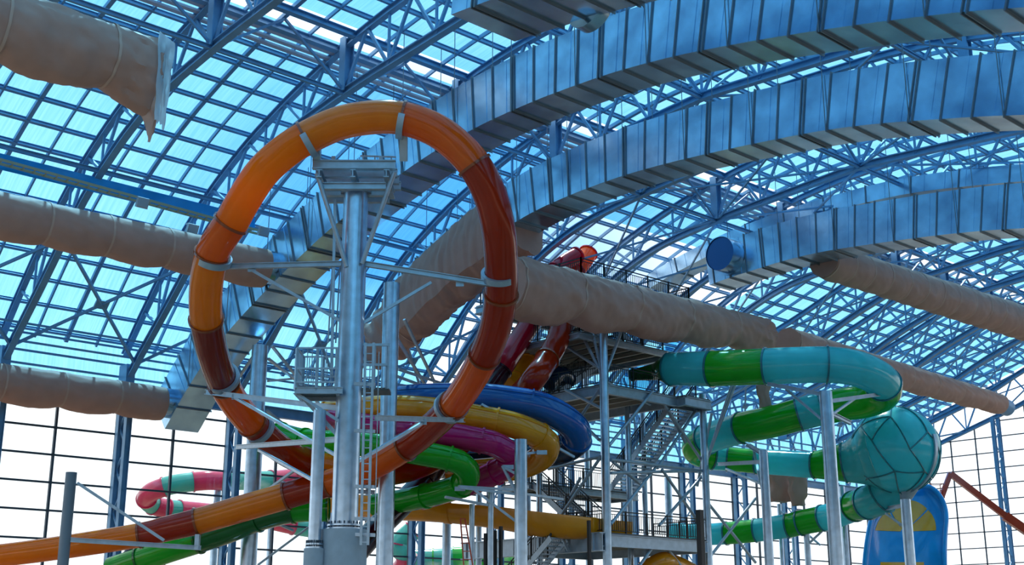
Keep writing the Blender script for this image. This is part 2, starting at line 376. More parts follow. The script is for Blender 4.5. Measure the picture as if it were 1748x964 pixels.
# ================================================================== METAL DUCTS
def duct(label, x0, x1, hgt, curve, y0, y1, step=1.2, double=4, hang=True):
    t = thing('metal_duct', label, 'duct', (x0, y1, curve(y1)), 'arched metal air ducts')
    N = int(abs(y1-y0)/.4); yz = [(y0+(y1-y0)*i/N, curve(y0+(y1-y0)*i/N)) for i in range(N+1)]
    m = MB(); xc, w = (x0+x1)/2, x1-x0
    sweep_yz(m, yz, xc, [(-w/2, 0), (w/2, 0), (w/2, hgt), (-w/2, hgt)]); cre = 0
    for i in range(3, N-1, 3):
        y_, z_ = yz[i]; a, b = yz[i-1], yz[i+1]; tt = V((0, b[0]-a[0], b[1]-a[1])).normalized(); n_ = V((0, -tt.z, tt.y)); n_ = n_ if n_.z > 0 else -n_
        m.box(V((x0-.008, y_, z_))+n_*hgt/2, (.03, .03, hgt*.985), (V((1, 0, 0)), tt, n_))
    m.build('duct_body', M['galv'], t)
    acc = step*.5; pv = yz[0]; cnt = 0
    for i in range(1, len(yz)-1):
        acc += sqrt((yz[i][0]-pv[0])**2+(yz[i][1]-pv[1])**2); pv = yz[i]
        if acc >= step:
            acc = 0; cnt += 1
            a, b = yz[i-1], yz[i+1]; tt = V((0, b[0]-a[0], b[1]-a[1])).normalized(); n_ = V((0, -tt.z, tt.y)); n_ = n_ if n_.z > 0 else -n_
            c = V((xc, *yz[i])); f = MB(); e_ = .06
            for off in ((0,) if cnt % double else (-.07, .09)):
                cc = c+tt*off
                f.box(cc-n_*.04, (w+2*e_, .05, .09), (V((1, 0, 0)), tt, n_)); f.box(cc+n_*(hgt+.03), (w+2*e_, .05, .09), (V((1, 0, 0)), tt, n_))
                f.box(cc+V((-w/2-.03, 0, 0))+n_*hgt/2, (.07, .05, hgt), (V((1, 0, 0)), tt, n_)); f.box(cc+V((w/2+.03, 0, 0))+n_*hgt/2, (.07, .05, hgt), (V((1, 0, 0)), tt, n_))
            f.build('joint_flange', M['galv_rib'], t)
            if hang and cnt % 3 == 0:
                h = MB()
                for xx in (x0-.1, x1+.1): h.cyl((xx, yz[i][0], yz[i][1]-.1), (xx, yz[i][0], ztop(yz[i][0])), .02, n=6)
                h.build('hanger_rod', M['galv_rib'], t)
    return t
def fitcurve(pts):
    tab = sorted(pts)
    def g(y): return sum(prof(tab, y+d) for d in (-2, -1, 0, 1, 2))/5
    return g
c1 = fitcurve([(4, 14.9), (10, 17.2), (13.5, 18.6), (18.6, 19.95), (23.8, 21.1), (27.5, 21.75), (31, 22.05), (35, 22.15), (38, 22.0), (41.5, 21.5), (46, 20.5), (50.3, 19.1), (54.1, 17.6), (56.6, 16.5), (59.4, 14.9), (62.4, 12.1), (64, 10.6)])
c2 = fitcurve([(4, 14.5), (12, 17.4), (17.8, 19.3), (20.6, 20), (25, 21.05), (30.8, 21.75), (35.4, 22.15), (38, 22.2), (41, 22.1), (44, 21.8), (48, 20.7), (53, 18.6), (58, 15.8)])
c3 = fitcurve([(4, 14.5), (12, 17.2), (20, 19.5), (25.8, 20.8), (30, 21.45), (35.5, 22.0), (38.5, 22.25), (41.2, 22.1), (45.2, 21.9), (48, 21.4)])
d1 = duct('huge arched duct passing behind the orange loop and ending low at the left wall', 32, 34, 2.35, c1, 6, 62.2)
d2 = duct('second huge arched duct, below the first and half wrapped in tan sheet', 41, 43, 2.35, c2, 8, 53.5)
d3 = duct('arched galvanised duct on the right with a round open collar at its lower end', 58, 60, 2.3, c3, 8, 45.2)
# ---- collar on the right duct
cc = atx(1246, 438, 58); m = MB(); m.cyl(cc, cc-V((1.0, 0, 0)), 1.02, n=40, caps=False); m.cyl(cc-V((.0, 0, 0)), cc-V((.12, 0, 0)), 1.12, n=40)
col_ = m.build('round_collar', M['galv'], d3)
m = MB(); m.cyl(cc-V((.9, 0, 0)), cc-V((.93, 0, 0)), .995, n=40); m.build('end_cap', mat('blue end cap', (.01, .10, .30), .3, .3), d3)
c0 = fitcurve([(4, 15.5), (12, 18.0), (19, 20.2), (24, 21.35), (30.2, 22.25), (33, 22.4)])
d0 = duct('near duct overhead with a dark underside, its cut end at the top of the view', 25, 28, 2.3, c0, 10, 30.1)
m = MB(); q = V((28.0, 26.5, c0(26.5)+.5)); m.cyl(q, q+V((.45, 0, -.1)), .85, .8, 32); m.build('side_spigot', M['galv'], d0)
c4 = fitcurve([(8, 19.2), (16, 21.8), (22, 23.3), (29.3, 24.7), (34, 25.4), (40, 25.5), (46, 25.1), (52, 23.9), (55, 22.8)])
d4 = duct('thin high duct tucked among the roof trusses behind the duct with the round collar', 61.0, 62.6, .95, c4, 12, 52.5, 2.6, 99, False)
# ================================================================== FABRIC DUCTS
def fabric(label, yz0, yz1, r0, r1, xs, seam=3.2, seed=0, sag=.16, amp=.03, ragged=False, scallop=0.05):
    x0, x1 = xs; t = thing('fabric_duct', label, 'duct', (x0, yz0[0], yz0[1]-r0), 'tan fabric covered air ducts')
    n = 56; N = int(abs(x1-x0)/.14); rings = []
    for i in range(N+1):
        f = i/N; x = x0+(x1-x0)*f; r = r0+(r1-r0)*f; cy = yz0[0]+(yz1[0]-yz0[0])*f; cz = yz0[1]+(yz1[1]-yz0[1])*f
        ph = ((x-x0) % seam)/seam; bul = sin(pi*ph)**.6
        rr = []
        for j in range(n):
            a = 2*pi*j/n; ca, sa = cos(a), sin(a)
            w = noise.noise(V((x*1.1+seed*7, ca*1.6+(x-x0)*.12, sa*1.6)))*amp*1.3
            w += noise.noise(V((x*3.2+sa*2.2+seed, ca*3.4, sa*2.5)))*amp*.7
            fold = abs(noise.noise(V((x*.9+sa*1.9+ca*1.2, seed+3.1, sa*1.5))))
            w += (fold-.25)*amp*1.2
            u = abs(((a-pi/2+pi) % (2*pi))-pi)            # angle from the top
            sw = noise.noise(V(((u*1.5-2.0*4*ph*(1-ph)*.6)*2.6, seed*5+floor((x-x0)/seam), ph*.8)))
            w += amp*1.5*(abs(sw)-.25)*max(0, 1-u/2.6)
            k = r*(1+w+scallop*(bul-.6)*.6)
            dz = -sag*r*bul*max(0, -sa)**2 - .04*r*bul
            xo = x
            if ragged and i > N-8: k *= 1+.10*noise.noise(V((j*.7, i*.3, 4))); dz -= .25*max(0, -sa)*(i-N+8)/8
            rr.append(V((xo, cy+ca*k, cz+sa*k+dz)))
        rings.append(rr)
    m = MB(); m.loft(rings); m.build('fabric_sleeve', M['tan'], t)
    s = int(abs(x1-x0)/seam)
    for k in range(0, s+1):
        i = min(N, int(k*seam/abs(x1-x0)*N)); i = max(i, 1) ; base = rings[i]; c = sum(base, V())/n
        if i >= N: continue
        a = [c+(q-c)*1.02-V((.05, 0, 0)) for q in base]; b = [c+(q-c)*1.02+V((.05, 0, 0)) for q in base]
        mm = MB(); mm.loft([a, b], caps=False); mm.build('seam_strap', M['tan_seam'], t)
    return t, rings
qa = atx(288, 688, 32); ql = aty(0, 657, qa.y)
f_low, _ = fabric('lowest tan fabric duct at the left, just above the glass wall', (qa.y, ql.z+.1), (qa.y, qa.z), 1.0, .86, (8, 31.6), 3.0, 1)
m = MB(); m.cyl((31.3, qa.y, qa.z), (32.0, qa.y, qa.z), .8, n=32); m.build('metal_collar', M['galv'], f_low)
qb = atx(462, 458, 32); qm = aty(0, 374, qb.y)
f_mid, _ = fabric('middle tan fabric duct at the left, running behind the orange loop into a metal duct', (qb.y, qm.z+.02), (qb.y, qb.z), .98, .92, (6, 31.6), 2.9, 2)
m = MB(); m.cyl((31.2, qb.y, qb.z), (32.0, qb.y, qb.z), .87, n=32); m.build('metal_collar', M['galv'], f_mid)
f_top, rg = fabric('uppermost tan fabric duct at the top left, with a torn open end', (38, 20.45), (38, 20.6), 1.22, 1.12, (2, 17.9), 3.6, 3, .22, .06, True)
e_ = rg[-1]; m = MB(); n = len(e_); rows = []
for k in range(9):      # torn end skirt of the sleeve, hanging down
    f = k/8; rows.append([V((17.9+.55*f*(1-.5*f)+.1*noise.noise(V((j*.45, k*.3, 1))), 38+(e_[j].y-38)*(1-.45*f)+.12*f*noise.noise(V((j*.8, 0, k*.2))), e_[j].z+.06-f*(.75*max(0, .5-.5*sin(2*pi*j/n))**2+.2)+.1*f*noise.noise(V((j*.5, 2, 0))))) for j in range(n)])
m.loft(rows, caps=False); m.build('torn_skirt', M['tan'], f_top)
m = MB(); rows = []
for k in range(14):     # strip of clear film hanging out of the torn end
    f = k/13; rows.append([V((17.62+.85*j/9*(1-.25*f)+.12*noise.noise(V((j*.9, f*4, 8)))+.12*f, 36.75+.5*j/9+.1*f+.14*noise.noise(V((j, f*3, 3))), 21.5-3.2*f*(1+.08*noise.noise(V((j*.6, 5, 1)))))) for j in range(10)])
m.loft(rows, caps=False, closed=False); m.build('plastic_film', M['film'], f_top)
f_big, _ = fabric('long tan fabric duct crossing in front of the stair tower from the orange loop', (43.5, 18.2), (43.5, 18.95), 1.42, .95, (39.9, 60.9), 4.4, 4, .30, .07, True, .04)
f_big2, _ = fabric('tan fabric duct behind the aqua slide, ending over the far white wall', (43.5, 18.75), (43.5, 18.3), 1.0, .74, (63.2, 90.2), 3.4, 5, .12, .05)
m = MB(); m.cyl((90.0, 43.5, 18.3), (91.4, 43.5, 18.1), .62, n=24); m.build('blue_collar', M['steel'], f_big2)
f_ur, _ = fabric('tan fabric duct at the right edge, coming out from beneath the collared metal duct', (38.5, 22.35), (38.5, 23.0), 1.0, 1.28, (60.05, 98), 2.0, 6, .06, .03)
# ---- sheet wrapped round the lower half of the second duct
t = thing('duct_tarpaulin', 'big creased tan sheet wrapped round the lower end of the second metal duct', 'sheet', (42, 50, 14.6))
rings = []; n = 72
for i in range(130):
    f = i/129; y = 44.6+12.2*f; z = c2(y)+1.05; rr = []
    a_ = c2(y+.3)-c2(y-.3); tt = V((0, .6, a_)).normalized(); nn = V((0, -tt.z, tt.y))
    if nn.z < 0: nn = -nn
    gather = max(0, (f-.72)/.28)
    for j in range(n):
        a = 2*pi*j/n; ca, sa = cos(a), sin(a); sq = 1/max(abs(ca), abs(sa))**(.60-.35*gather)
        u = abs(((a-pi/2+pi) % (2*pi))-pi)
        fold = abs(noise.noise(V((y*1.5-u*1.3, u*.9, 3.0))))-.22          # drape folds running down from the top edge
        fold2 = abs(noise.noise(V((y*3.2-u*2.2, u*1.2, 9.0))))-.22
        k = 1+(.13*fold+.07*fold2)*min(1, .35+u*.5)
        k *= 1-.22*gather+.16*gather*sin(y*6+u*2.5)*min(1, u)
        sag = -.95*max(0, -sa)**1.5*(1-.45*f)*(1+.35*noise.noise(V((y*.9, ca, 5))))
        rr.append(V((42+ca*1.28*sq*k, y, z))+nn*(sa*1.38*sq*k+sag))
    rings.append(rr)
m = MB(); m.loft(rings); m.build('sheet', M['tan'], t)
for f in (.12, .80):
    i = int(f*129); c = sum(rings[i], V())/n; mm = MB(); mm.loft([[c+(q-c)*1.012+V((0, d, 0)) for q in rings[i]] for d in (-.05, .05)], caps=False); mm.build('tie_strap', M['tan_seam'], t)
def cloth_scrap(label, px, py, D, w, h, seed):
    t = thing('cloth_scrap', label, 'cloth', P(px, py, D)); m = MB(); rows = []
    for i in range(16):
        f = i/15; wd = w*(1-.25*f+.12*sin(f*7+seed)); rr = []
        for j in range(28):
            a = 2*pi*j/28; k = 1+.35*noise.noise(V((cos(a)*2+seed, sin(a)*2, f*2.2)))
            rr.append(P(px, py, D)+RT*(cos(a)*wd/2*k+.12*w*noise.noise(V((f*3, seed, 0))))+FH*(sin(a)*w*.2*k)+UZ*(h/2-h*f+.12*h*noise.noise(V((cos(a)*1.3, f, seed)))))
        rows.append(rr)
    m.loft(rows); m.build('cloth', M['tan'], t); return t
cloth_scrap('brown cloth scrap hanging beneath the top run of the aqua slide', 1304, 672, 71, .85, 1.9, 1)
cloth_scrap('crumpled brown cloth bundle hanging below the third run of the aqua slide', 1332, 833, 80, 1.9, 1.7, 2)
cloth_scrap('second crumpled brown cloth bundle, hanging right beside the first one', 1362, 838, 79, 1.2, 1.8, 5)
# ---- cable tray with flood lights under the left roof
t = thing('cable_tray', 'yellowish ladder cable tray running under the roof above the middle tan duct', 'tray', (10, 53.3, 22.0))
m = MB(); A_, B_ = (8, 53.3, 22.1), (32, 53.3, 21.4)
for o_ in (0, .5): m.bar(V(A_)+V((0, o_, 0)), V(B_)+V((0, o_, 0)), .05, .12)
for k in range(48): q = V(A_).lerp(V(B_), k/47); m.bar(q, q+V((0, .5, 0)), .04, .05)
m.build('ladder', mat('zinc tray', (.42, .38, .24), .5, .4), t)
m = MB(); m.box((20, 54.1, 22.0), (24, .05, .75), (V(B_)-V(A_), V((0, 1, 0)), V((0, 0, 1))) if 0 else None); m.build('backing_strip', M['bluewall'], t)
for px, py, where in ((243, 346, 'left'), (328, 391, 'middle'), (450, 395, 'right')):
    q = aty(px, py, 52.4); l = thing('floodlight', 'small square floodlight hung from the cable tray, the %s one of three' % where, 'light', q, 'floodlights')
    MB().box(q, (.55, .22, .5), (V((1, 0, 0)), V((0, .9, .4)), V((0, -.4, .9)))).build('housing', M['lamp'], l)
    MB().box(q-V((0, .12, .03)), (.46, .03, .4), (V((1, 0, 0)), V((0, .9, .4)), V((0, -.4, .9)))).build('lens', M['film'], l)
    MB().bar(q+V((0, 0, .2)), q+V((0, .7, .45)), .06).build('bracket', M['lamp'], l)
# ================================================================== SLIDES
def slide(name, label, cat, pts, rad, group=None, fl='flange', n=28, sub=8, flw=.10, flt=.07, rads=None):
    """tube along points (px, py, D[, colour of the run that starts here]); each run is a part, a flange at each joint"""
    pc = [P(*q[:3]) for q in pts]; c = crom(pc, sub); fr = frames(c); N = len(c)
    rr = [rad]*N
    if rads:
        for i in range(N): rr[i] = prof([(a*sub, b) for a, b in rads], i)
    marks = [(i*sub, q[3]) for i, q in enumerate(pts) if len(q) > 3 and q[3]]+[(N-1, None)]
    mid = min(c, key=lambda q: q.z); t = thing(name, label, cat, mid, group)
    for (a, col), (b, _) in zip(marks, marks[1:]):
        m = MB(); m.loft([ring(c[i], fr[i], rr[i], n) for i in range(a, b+1)], caps=True); m.build('tube_section', M[col], t)
        if a > 0 or fl:
            q = []; i = a; ta = fr[i][0]
            for off, r in ((-flw/2, .98), (-flw/2, None), (flw/2, None), (flw/2, .98)):
                q.append(ring(c[i]+ta*off, fr[i], rr[i]*(r or 1)+(0 if r else flt), n))
            fm = MB(); fm.loft(q, caps=False); fm.build('flange_ring', M[fl] if fl else M[col], t)
    return t, c, fr
def saddle(parent, c, fr, px, py, rad, toward, span=200, w=.24, th=.14):
    """grey cradle plate hugging a tube where it is nearest to a pixel"""
    def pj(q):
        d = q-EYE; k = d.dot(FW); return (874+FPX*d.dot(RT)/k-px)**2+(482-FPX*d.dot(UP)/k-py)**2
    i = min(range(len(c)), key=lambda k: pj(c[k])); t_, a, b = fr[i]; d = (toward-c[i]); d = (d-t_*d.dot(t_)).normalized(); e = t_.cross(d)
    rows = []
    for k in range(25):
        g = radians(-span/2+span*k/24); u = d*cos(g)+e*sin(g); tp = th*(.35+.65*cos(radians((k-12)*6.5)))
        rows.append([c[i]+u*(rad+.02)-t_*w/2, c[i]+u*(rad+.02+tp)-t_*w/2, c[i]+u*(rad+.02+tp)+t_*w/2, c[i]+u*(rad+.02)+t_*w/2])
    m = MB(); m.loft(rows); m.build('saddle', M['arm'], parent)
    return c[i]+d*(rad+th)
E1 = 44.9
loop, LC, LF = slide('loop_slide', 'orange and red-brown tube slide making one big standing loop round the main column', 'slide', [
 (972, 532, 67.5, 'redbrown'), (960, 556, 67.0), (950, 585, 66.5), (934, 613, 66.0, 'redbrown'), (914, 643, 64.5), (888, 672, 66.0), (850, 706, 66.0), (800, 745, 66.0), (752, 778, 65.0, 'redbrown'), (700, 800, 63.5), (640, 808, 62.0, 'amber'), (575, 800, 60.8), (520, 787, 59.6, 'redbrown'), (478, 765, 57.3), (430, 722, 55.3, 'orange'), (405, 693, 53.7), (382, 655, 51.8, 'deepred'), (364, 605, 49.5), (352, 545, 47.4, 'amber'), (352, 487, 46.0), (362, 434, 45.1, 'orange'), (378, 404, 44.6), (394, 381, 44.3, 'painted_glow'), (415, 343, 43.9), (446, 296, 43.5), (482, 262, 43.4), (522, 236, 43.3, 'amber'), (580, 210, 43.2), (640, 200, 43.1), (688, 202, 43.1, 'orange'), (740, 220, 43.2), (778, 247, 43.3), (810, 282, 43.4, 'redbrown'), (836, 332, 43.8), (851, 392, 44.4), (856, 462, 45.6), (855, 503, 46.4, 'redbrown'), (846, 557, 47.8), (827, 606, 49.5, 'orange'), (803, 650, 51.5), (775, 690, 53.5, 'redbrown'), (737, 728, 55.6), (692, 763, 57.2, 'orange'), (628, 799, 58.2), (560, 825, 58.9, 'redbrown'), (489, 846, 59.3, 'amber'), (412, 868, 59.5), (336, 890, 59.6, 'redbrown'), (285, 902, 59.6), (239, 913, 59.6, 'amber'), (120, 932, 59.5), (0, 948, 59.2), (-140, 962, 58.5, 'amber'), (-200, 966, 58)], .63, rads=[(0, .63), (46, .63), (49, .57), (52, .50), (56, .48)])
R_ = .63
def coil(label, col, pts, rad, seam=True):
    pts = [(q[0], q[1], q[2]+(6 if col == 'green' else 5), *q[3:]) for q in pts]; rad *= 1.085
    t, c, fr = slide('tube_slide', label, 'slide', pts, rad, 'coiled tube slides', fl=col)
    m = MB()
    for s_ in (1,):
        fr2 = []
        for i in range(len(c)):
            u = fr[i][0].cross(UZ).normalized()
            if u.dot(FH) > 0: u = -u
            w = u.cross(fr[i][0]); w = w if w.z > 0 else -w
            fr2.append(c[i]+(u*cos(.55)+w*sin(.55))*(rad+.012))
        f3 = frames(fr2); m.loft([ring(fr2[i], f3[i], .035, 6) for i in range(len(fr2))])
    m.build('seam', M[col], t); return t
coil('dark blue tube slide bending back on itself, uppermost of the four bends before the tower', 'blue', [(640, 690, 60, 'blue'), (690, 682, 58.5), (760, 679, 58), (830, 680, 57.6), (906, 690, 57.5, 'blue'), (945, 704, 57.8), (976, 726, 58.4), (984, 750, 59.2, 'navy'), (962, 766, 60), (915, 775, 61), (850, 785, 62), (790, 790, 63), (730, 795, 64)], .70)
coil('yellow-orange tube slide bending back beneath the dark blue one', 'yellow', [(560, 705, 59, 'yellow'), (640, 697, 57.5), (700, 697, 57), (760, 703, 56.6), (848, 719, 56.4, 'yellow'), (885, 728, 56.5), (920, 744, 56.9, 'yellow'), (934, 762, 57.6), (922, 782, 58.5), (885, 797, 59.5), (830, 803, 60.5), (770, 808, 61.5)], .60)
coil('magenta tube slide bending back between the yellow and the green ones', 'magenta', [(560, 712, 59, 'magenta'), (600, 722, 57.5), (660, 731, 56.5), (740, 738, 55.8), (823, 752, 55.5, 'magenta'), (848, 760, 55.7), (868, 774, 56.2, 'magenta'), (868, 792, 57), (846, 806, 57.6, 'magenta'), (815, 820, 58.2), (770, 835, 59), (720, 850, 60)], .56)
coil('bright green tube slide bending back, lowest of the four bends before the tower', 'green', [(478, 741, 57.5, 'green'), (520, 752, 56, 'green'), (570, 755, 55.3), (640, 760, 54.8), (700, 770, 54.4), (768, 783, 54.2, 'green'), (790, 794, 54.4), (799, 812, 55), (786, 828, 55.7, 'green'), (758, 838, 56.3), (727, 846, 57, 'green'), (690, 854, 58), (640, 862, 59)], .54)
slide('speed_slide', 'straight crimson and plum speed slide dropping steeply behind the loop', 'slide', [(925, 522, 70, 'crimson'), (895, 568, 69), (868, 610, 68), (855, 630, 67.7, 'plum'), (800, 712, 67), (762, 768, 66.5), (726, 818, 66, 'plum'), (688, 858, 65), (640, 905, 63.5), (600, 950, 62), (570, 985, 61)], .62, fl='plum')
aq, AC, AF = slide('tube_slide', 'winding aqua and green tube slide from the tower to the big aqua ball', 'slide', [
 (1080, 640, 71, 'darkgreen'), (1120, 634, 70), (1146, 630, 69, 'aqua'), (1180, 629, 68.2), (1215, 629, 67.5, 'green'), (1260, 627, 66.6), (1308, 625, 65.8, 'aqua'), (1360, 623, 65.2), (1411, 622, 64.8, 'aqua'), (1455, 627, 64.9), (1490, 640, 65.6), (1508, 655, 66.7, 'green'), (1506, 672, 67.8), (1478, 684, 68.8), (1440, 690, 69.4),
 (1400, 698, 69.6, 'aqua'), (1364, 707, 69.9, 'green'), (1315, 720, 70.6), (1266, 730, 71.8, 'aqua'), (1232, 740, 73.2), (1205, 750, 74.4, 'green'), (1188, 761, 75.4), (1192, 773, 76.4), (1216, 780, 76.8, 'aqua'), (1242, 783, 76.8, 'green'), (1292, 787, 76.2, 'aqua'), (1340, 790, 75.2), (1390, 793, 74, 'green'), (1442, 789, 73.2, 'aqua'), (1468, 784, 72.8), (1498, 776, 72.3)], .8, fl='aquaseam',
 rads=[(0, .3), (1, .5), (2, .92), (4, .98), (14, .93), (20, .88), (24, .72), (27, .78), (28, 1.15), (29, 1.5), (30, 2.15)])
slide('tube_slide', 'pale aqua and green tube leaving the bottom of the big aqua ball towards the tower', 'slide', [
 (1530, 826, 72.5, 'aqua'), (1505, 846, 73, 'aqua'), (1480, 858, 74, 'green'), (1458, 864, 75.5, 'aqua'), (1432, 876, 77), (1405, 884, 78, 'green'), (1366, 892, 79, 'green'), (1345, 897, 79.5, 'aqua'), (1290, 905, 80.5, 'green'), (1240, 910, 81.5, 'aqua'), (1195, 912, 82.5), (1150, 910, 83.5)], .72, fl='aquaseam', rads=[(0, 1.1), (2, .95), (4, .8), (11, .66)])
slide('tube_slide', 'pink and teal tube slide outside the left glass wall, at its far bend', 'slide', [
 (640, 800, 92, 'pink'), (560, 808, 89, 'pink'), (500, 815, 87, 'pink'), (462, 819, 85.5, 'teal'), (420, 820, 84), (382, 820, 83, 'pink'), (355, 820, 82.3), (330, 822, 82, 'teal'), (300, 826, 81.5), (280, 831, 81.2, 'pink'), (258, 840, 81.5), (250, 851, 82.5, 'teal'), (262, 862, 83.5, 'pink'), (285, 868, 84.3, 'teal'), (305, 870, 85, 'pink'), (350, 874, 86.5), (400, 880, 88, 'teal'), (450, 886, 90, 'pink'), (500, 897, 91.5, 'teal'), (560, 907, 93)], .62, fl='pink')
slide('tube_slide', 'green tube slide passing low behind the orange exit run at lower left', 'slide', [
 (560, 868, 61.4, 'green'), (500, 870, 61.4, 'darkgreen'), (440, 885, 61.9, 'darkgreen'), (390, 905, 62.4), (340, 922, 62.9, 'green'), (290, 938, 63.4), (240, 955, 63.9, 'green'), (190, 972, 64.4)], .62, fl='darkgreen')
for col, lab, dx, dd in (('navy', 'navy', 0, 65), ('orange', 'orange', 16, 64.6), ('plum', 'purple', 28, 64.2)):
    slide('open_flume', '%s flume end peeking out low behind the orange exit run' % lab, 'slide', [(226+dx, 922, dd, col), (222+dx, 940, dd), (210+dx, 958, dd), (196+dx, 985, dd)], .26, 'flume ends at lower left', fl=col)
slide('tube_slide', 'pink and teal tube bend outside, low between the grey columns', 'slide', [(705, 905, 90, 'teal'), (680, 930, 90, 'teal'), (694, 950, 90, 'pink'), (680, 975, 91), (640, 985, 92)], .7, fl='pink')
slide('tube_slide', 'bright green and aqua tube far behind, low between the columns left of the tower', 'slide', [(700, 955, 94, 'teal'), (740, 955, 94, 'teal'), (775, 952, 94, 'green'), (815, 950, 94), (850, 955, 94, 'green'), (900, 965, 94)], .75, fl='green')
# ---- yellow open flume crossing behind the columns
t = thing('open_flume', 'wide yellow-orange open flume crossing low behind the columns before the tower', 'slide', P(850, 900, 67))
pts = [P(*q) for q in ((560, 850, 72), (640, 858, 70), (700, 864, 68.5), (780, 872, 67.5), (860, 879, 67), (930, 888, 66.5), (985, 895, 66.5), (1030, 900, 67.5), (1060, 903, 68.5))]
cv = crom(pts, 8); fr = frames(cv); rows = []
for i, q in enumerate(cv):
    tt = fr[i][0]; sd_ = tt.cross(UZ).normalized(); r = .78+.1*sin(i*.2)
    o_ = [q+sd_*(r*cos(g))+UZ*(r*sin(g)) for g in [pi+pi*k/16 for k in range(17)]]; i_ = [q+sd_*((r-.07)*cos(g))+UZ*((r-.07)*sin(g)) for g in [2*pi-pi*k/16 for k in range(17)]]
    o_[0] += UZ*.35; o_[-1] += UZ*.35; i_[0] += UZ*.35; i_[-1] += UZ*.35
    rows.append(o_+i_)
MB().loft(rows).build('trough', M['yellow'], t)
for i in range(8, len(cv)-1, 14):
    MB().loft([[rows[i+k][j]+(rows[i+k][j]-cv[i+k])*.06 for j in range(17)] for k in (0, 1)], caps=False, closed=False).build('flange_ring', M['yellow'], t)
slide('tube_slide', 'small yellow slide piece low at the foot of the tower', 'slide', [(1100, 975, 70, 'yellow'), (1130, 958, 70), (1150, 962, 71), (1180, 975, 72)], .5, fl='yellow')
slide('tube_slide', 'yellow slide mouth beneath the crimson slide on the tower', 'slide', [(905, 622, 71, 'yellow'), (893, 640, 70.5), (880, 654, 70, 'yellow'), (862, 664, 69)], .75, fl='yellow')
slide('tube_slide', 'small navy tube mouth on the middle tower deck', 'slide', [(968, 650, 72, 'navy'), (962, 640, 71.5), (950, 640, 71), (935, 655, 70.5)], .5, fl='navy')
slide('tube_slide', 'orange tube mouth on the top tower deck among the roof trusses', 'slide', [(1004, 432, 74, 'orange'), (996, 446, 73.6), (984, 459, 73.2, 'redbrown'), (970, 474, 73), (950, 494, 72)], .55, fl='crimson')
slide('tube_slide', 'crimson tube mouth on the top tower deck beside the orange one', 'slide', [(985, 436, 72, 'crimson'), (965, 447, 71.5), (950, 460, 71, 'crimson'), (930, 490, 70.5), (925, 525, 69)], .5, fl='crimson')
# ---- aqua ball
t = thing('slide_bowl', 'big faceted aqua ball of ribbed panels at the end of the winding tube slide', 'slide', P(1528, 769, 72))
C_ = P(1528, 768, 72); Rb = 2.52
ax = [RT, FH, UZ]
def sph(th_, ph, r=1.0):     # th_ azimuth from camera side, ph elevation
    d = RT*(cos(ph)*sin(th_)) - FH*(cos(ph)*cos(th_)) + UZ*sin(ph)*1.0
    sq = 1-.045*abs(sin(3*th_))*cos(ph)
    return C_ + V((d.x*Rb*r, d.y*Rb*r, d.z*Rb*.99*r))
rows = []; n1, n2 = 40, 24
for j in range(n2+1):
    ph = -pi/2+pi*j/n2; ph = max(-pi/2+.02, min(pi/2-.02, ph)); rows.append([sph(2*pi*i/n1, ph, 1+.012*cos(5*2*pi*i/n1)*cos(ph)) for i in range(n1)])
MB().loft(rows).build('shell', M['aqua'], t)
def rib(a, b, r=.045):
    va, vb = [(sph(*q)-C_).normalized() for q in (a, b)]; pts = []
    for k in range(13):
        d = va.lerp(vb, k/12).normalized(); pts.append(C_+V((d.x*Rb, d.y*Rb, d.z*Rb*.99))*1.006)
    f_ = frames(pts); MB().loft([ring(pts[i], f_[i], r, 6) for i in range(13)]).build('rib', M['aquaseam'], t)
top = (0, 1.48); ring1 = [(-2.2, .75), (-1.25, .55), (-.35, .72), (.55, .30), (1.4, .55), (2.4, .6)]
ring2 = [(-1.75, -.02), (-.8, .12), (0.02, -.12), (1.0, -.2), (1.9, 0), (2.9, .0)]
ring3 = [(-1.3, -.72), (-.35, -.62), (.5, -.62), (1.4, -.75), (2.5, -.7), (-2.3, -.7)]
for q in ring1: rib(top, q)
for k in range(6): rib(ring1[k], ring2[k]); rib(ring1[(k+1) % 6], ring2[k]); rib(ring2[k], ring3[k]); rib(ring3[k], ring3[(k+1) % 6] if k < 5 else ring3[0]); rib(ring3[k], (0, -1.5))
rib((-1.75, .2), (1.9, .25), .06); rib((-1.75, .2), (-.35, .72)); rib((1.0, -.2), (1.0, -1.2))
# support band and foot
rows = []
for k in range(25):
    ph = .25-1.75*k/24; th0 = .72
    rows.append([sph(th0-.05, ph, 1.01), sph(th0-.05, ph, 1.05), sph(th0+.05, ph, 1.05), sph(th0+.05, ph, 1.01)])
MB().loft(rows).build('support_band', M['arm'], t)
q = C_-UZ*Rb*.98 + RT*.35; MB().cyl(q+UZ*.35, q-UZ*.45, .9, .28, 12).build('cradle', M['arm'], t)
# ---- blue wave wall
t = thing('wave_wall', 'tall blue slide wall with a yellow sunburst half disc, at the right beneath the aqua ball', 'slide', P(1540, 950, 82))
def wv(u, v, off=0):       # u -1..1 across, v 0..1 up; leans back and curls over at the top
    half = 1.0 if v < .62 else sqrt(max(0, 1-((v-.62)/.38)**2))*.0+1.0*sqrt(max(0.0, 1-((v-.62)/.385)**2))
    c = P(1540, 1010, 80.5)+RT*(1.6*v*v+.2*v)*1.0
    curl = 1.6*(1-cos(v*1.35)); lip = .55*abs(u)**4
    return c+RT*(2.55*u*half*(1-.10*v))+UZ*(6.75*v)+FH*(curl*1.2-lip+off)
nu, nv = 32, 36; m = MB(); G = [[wv(-1+2*i/nu, j/nv*.998) for i in range(nu+1)] for j in range(nv+1)]; B2 = [[wv(-1+2*i/nu, j/nv*.998, .22) for i in range(nu+1)] for j in range(nv+1)]
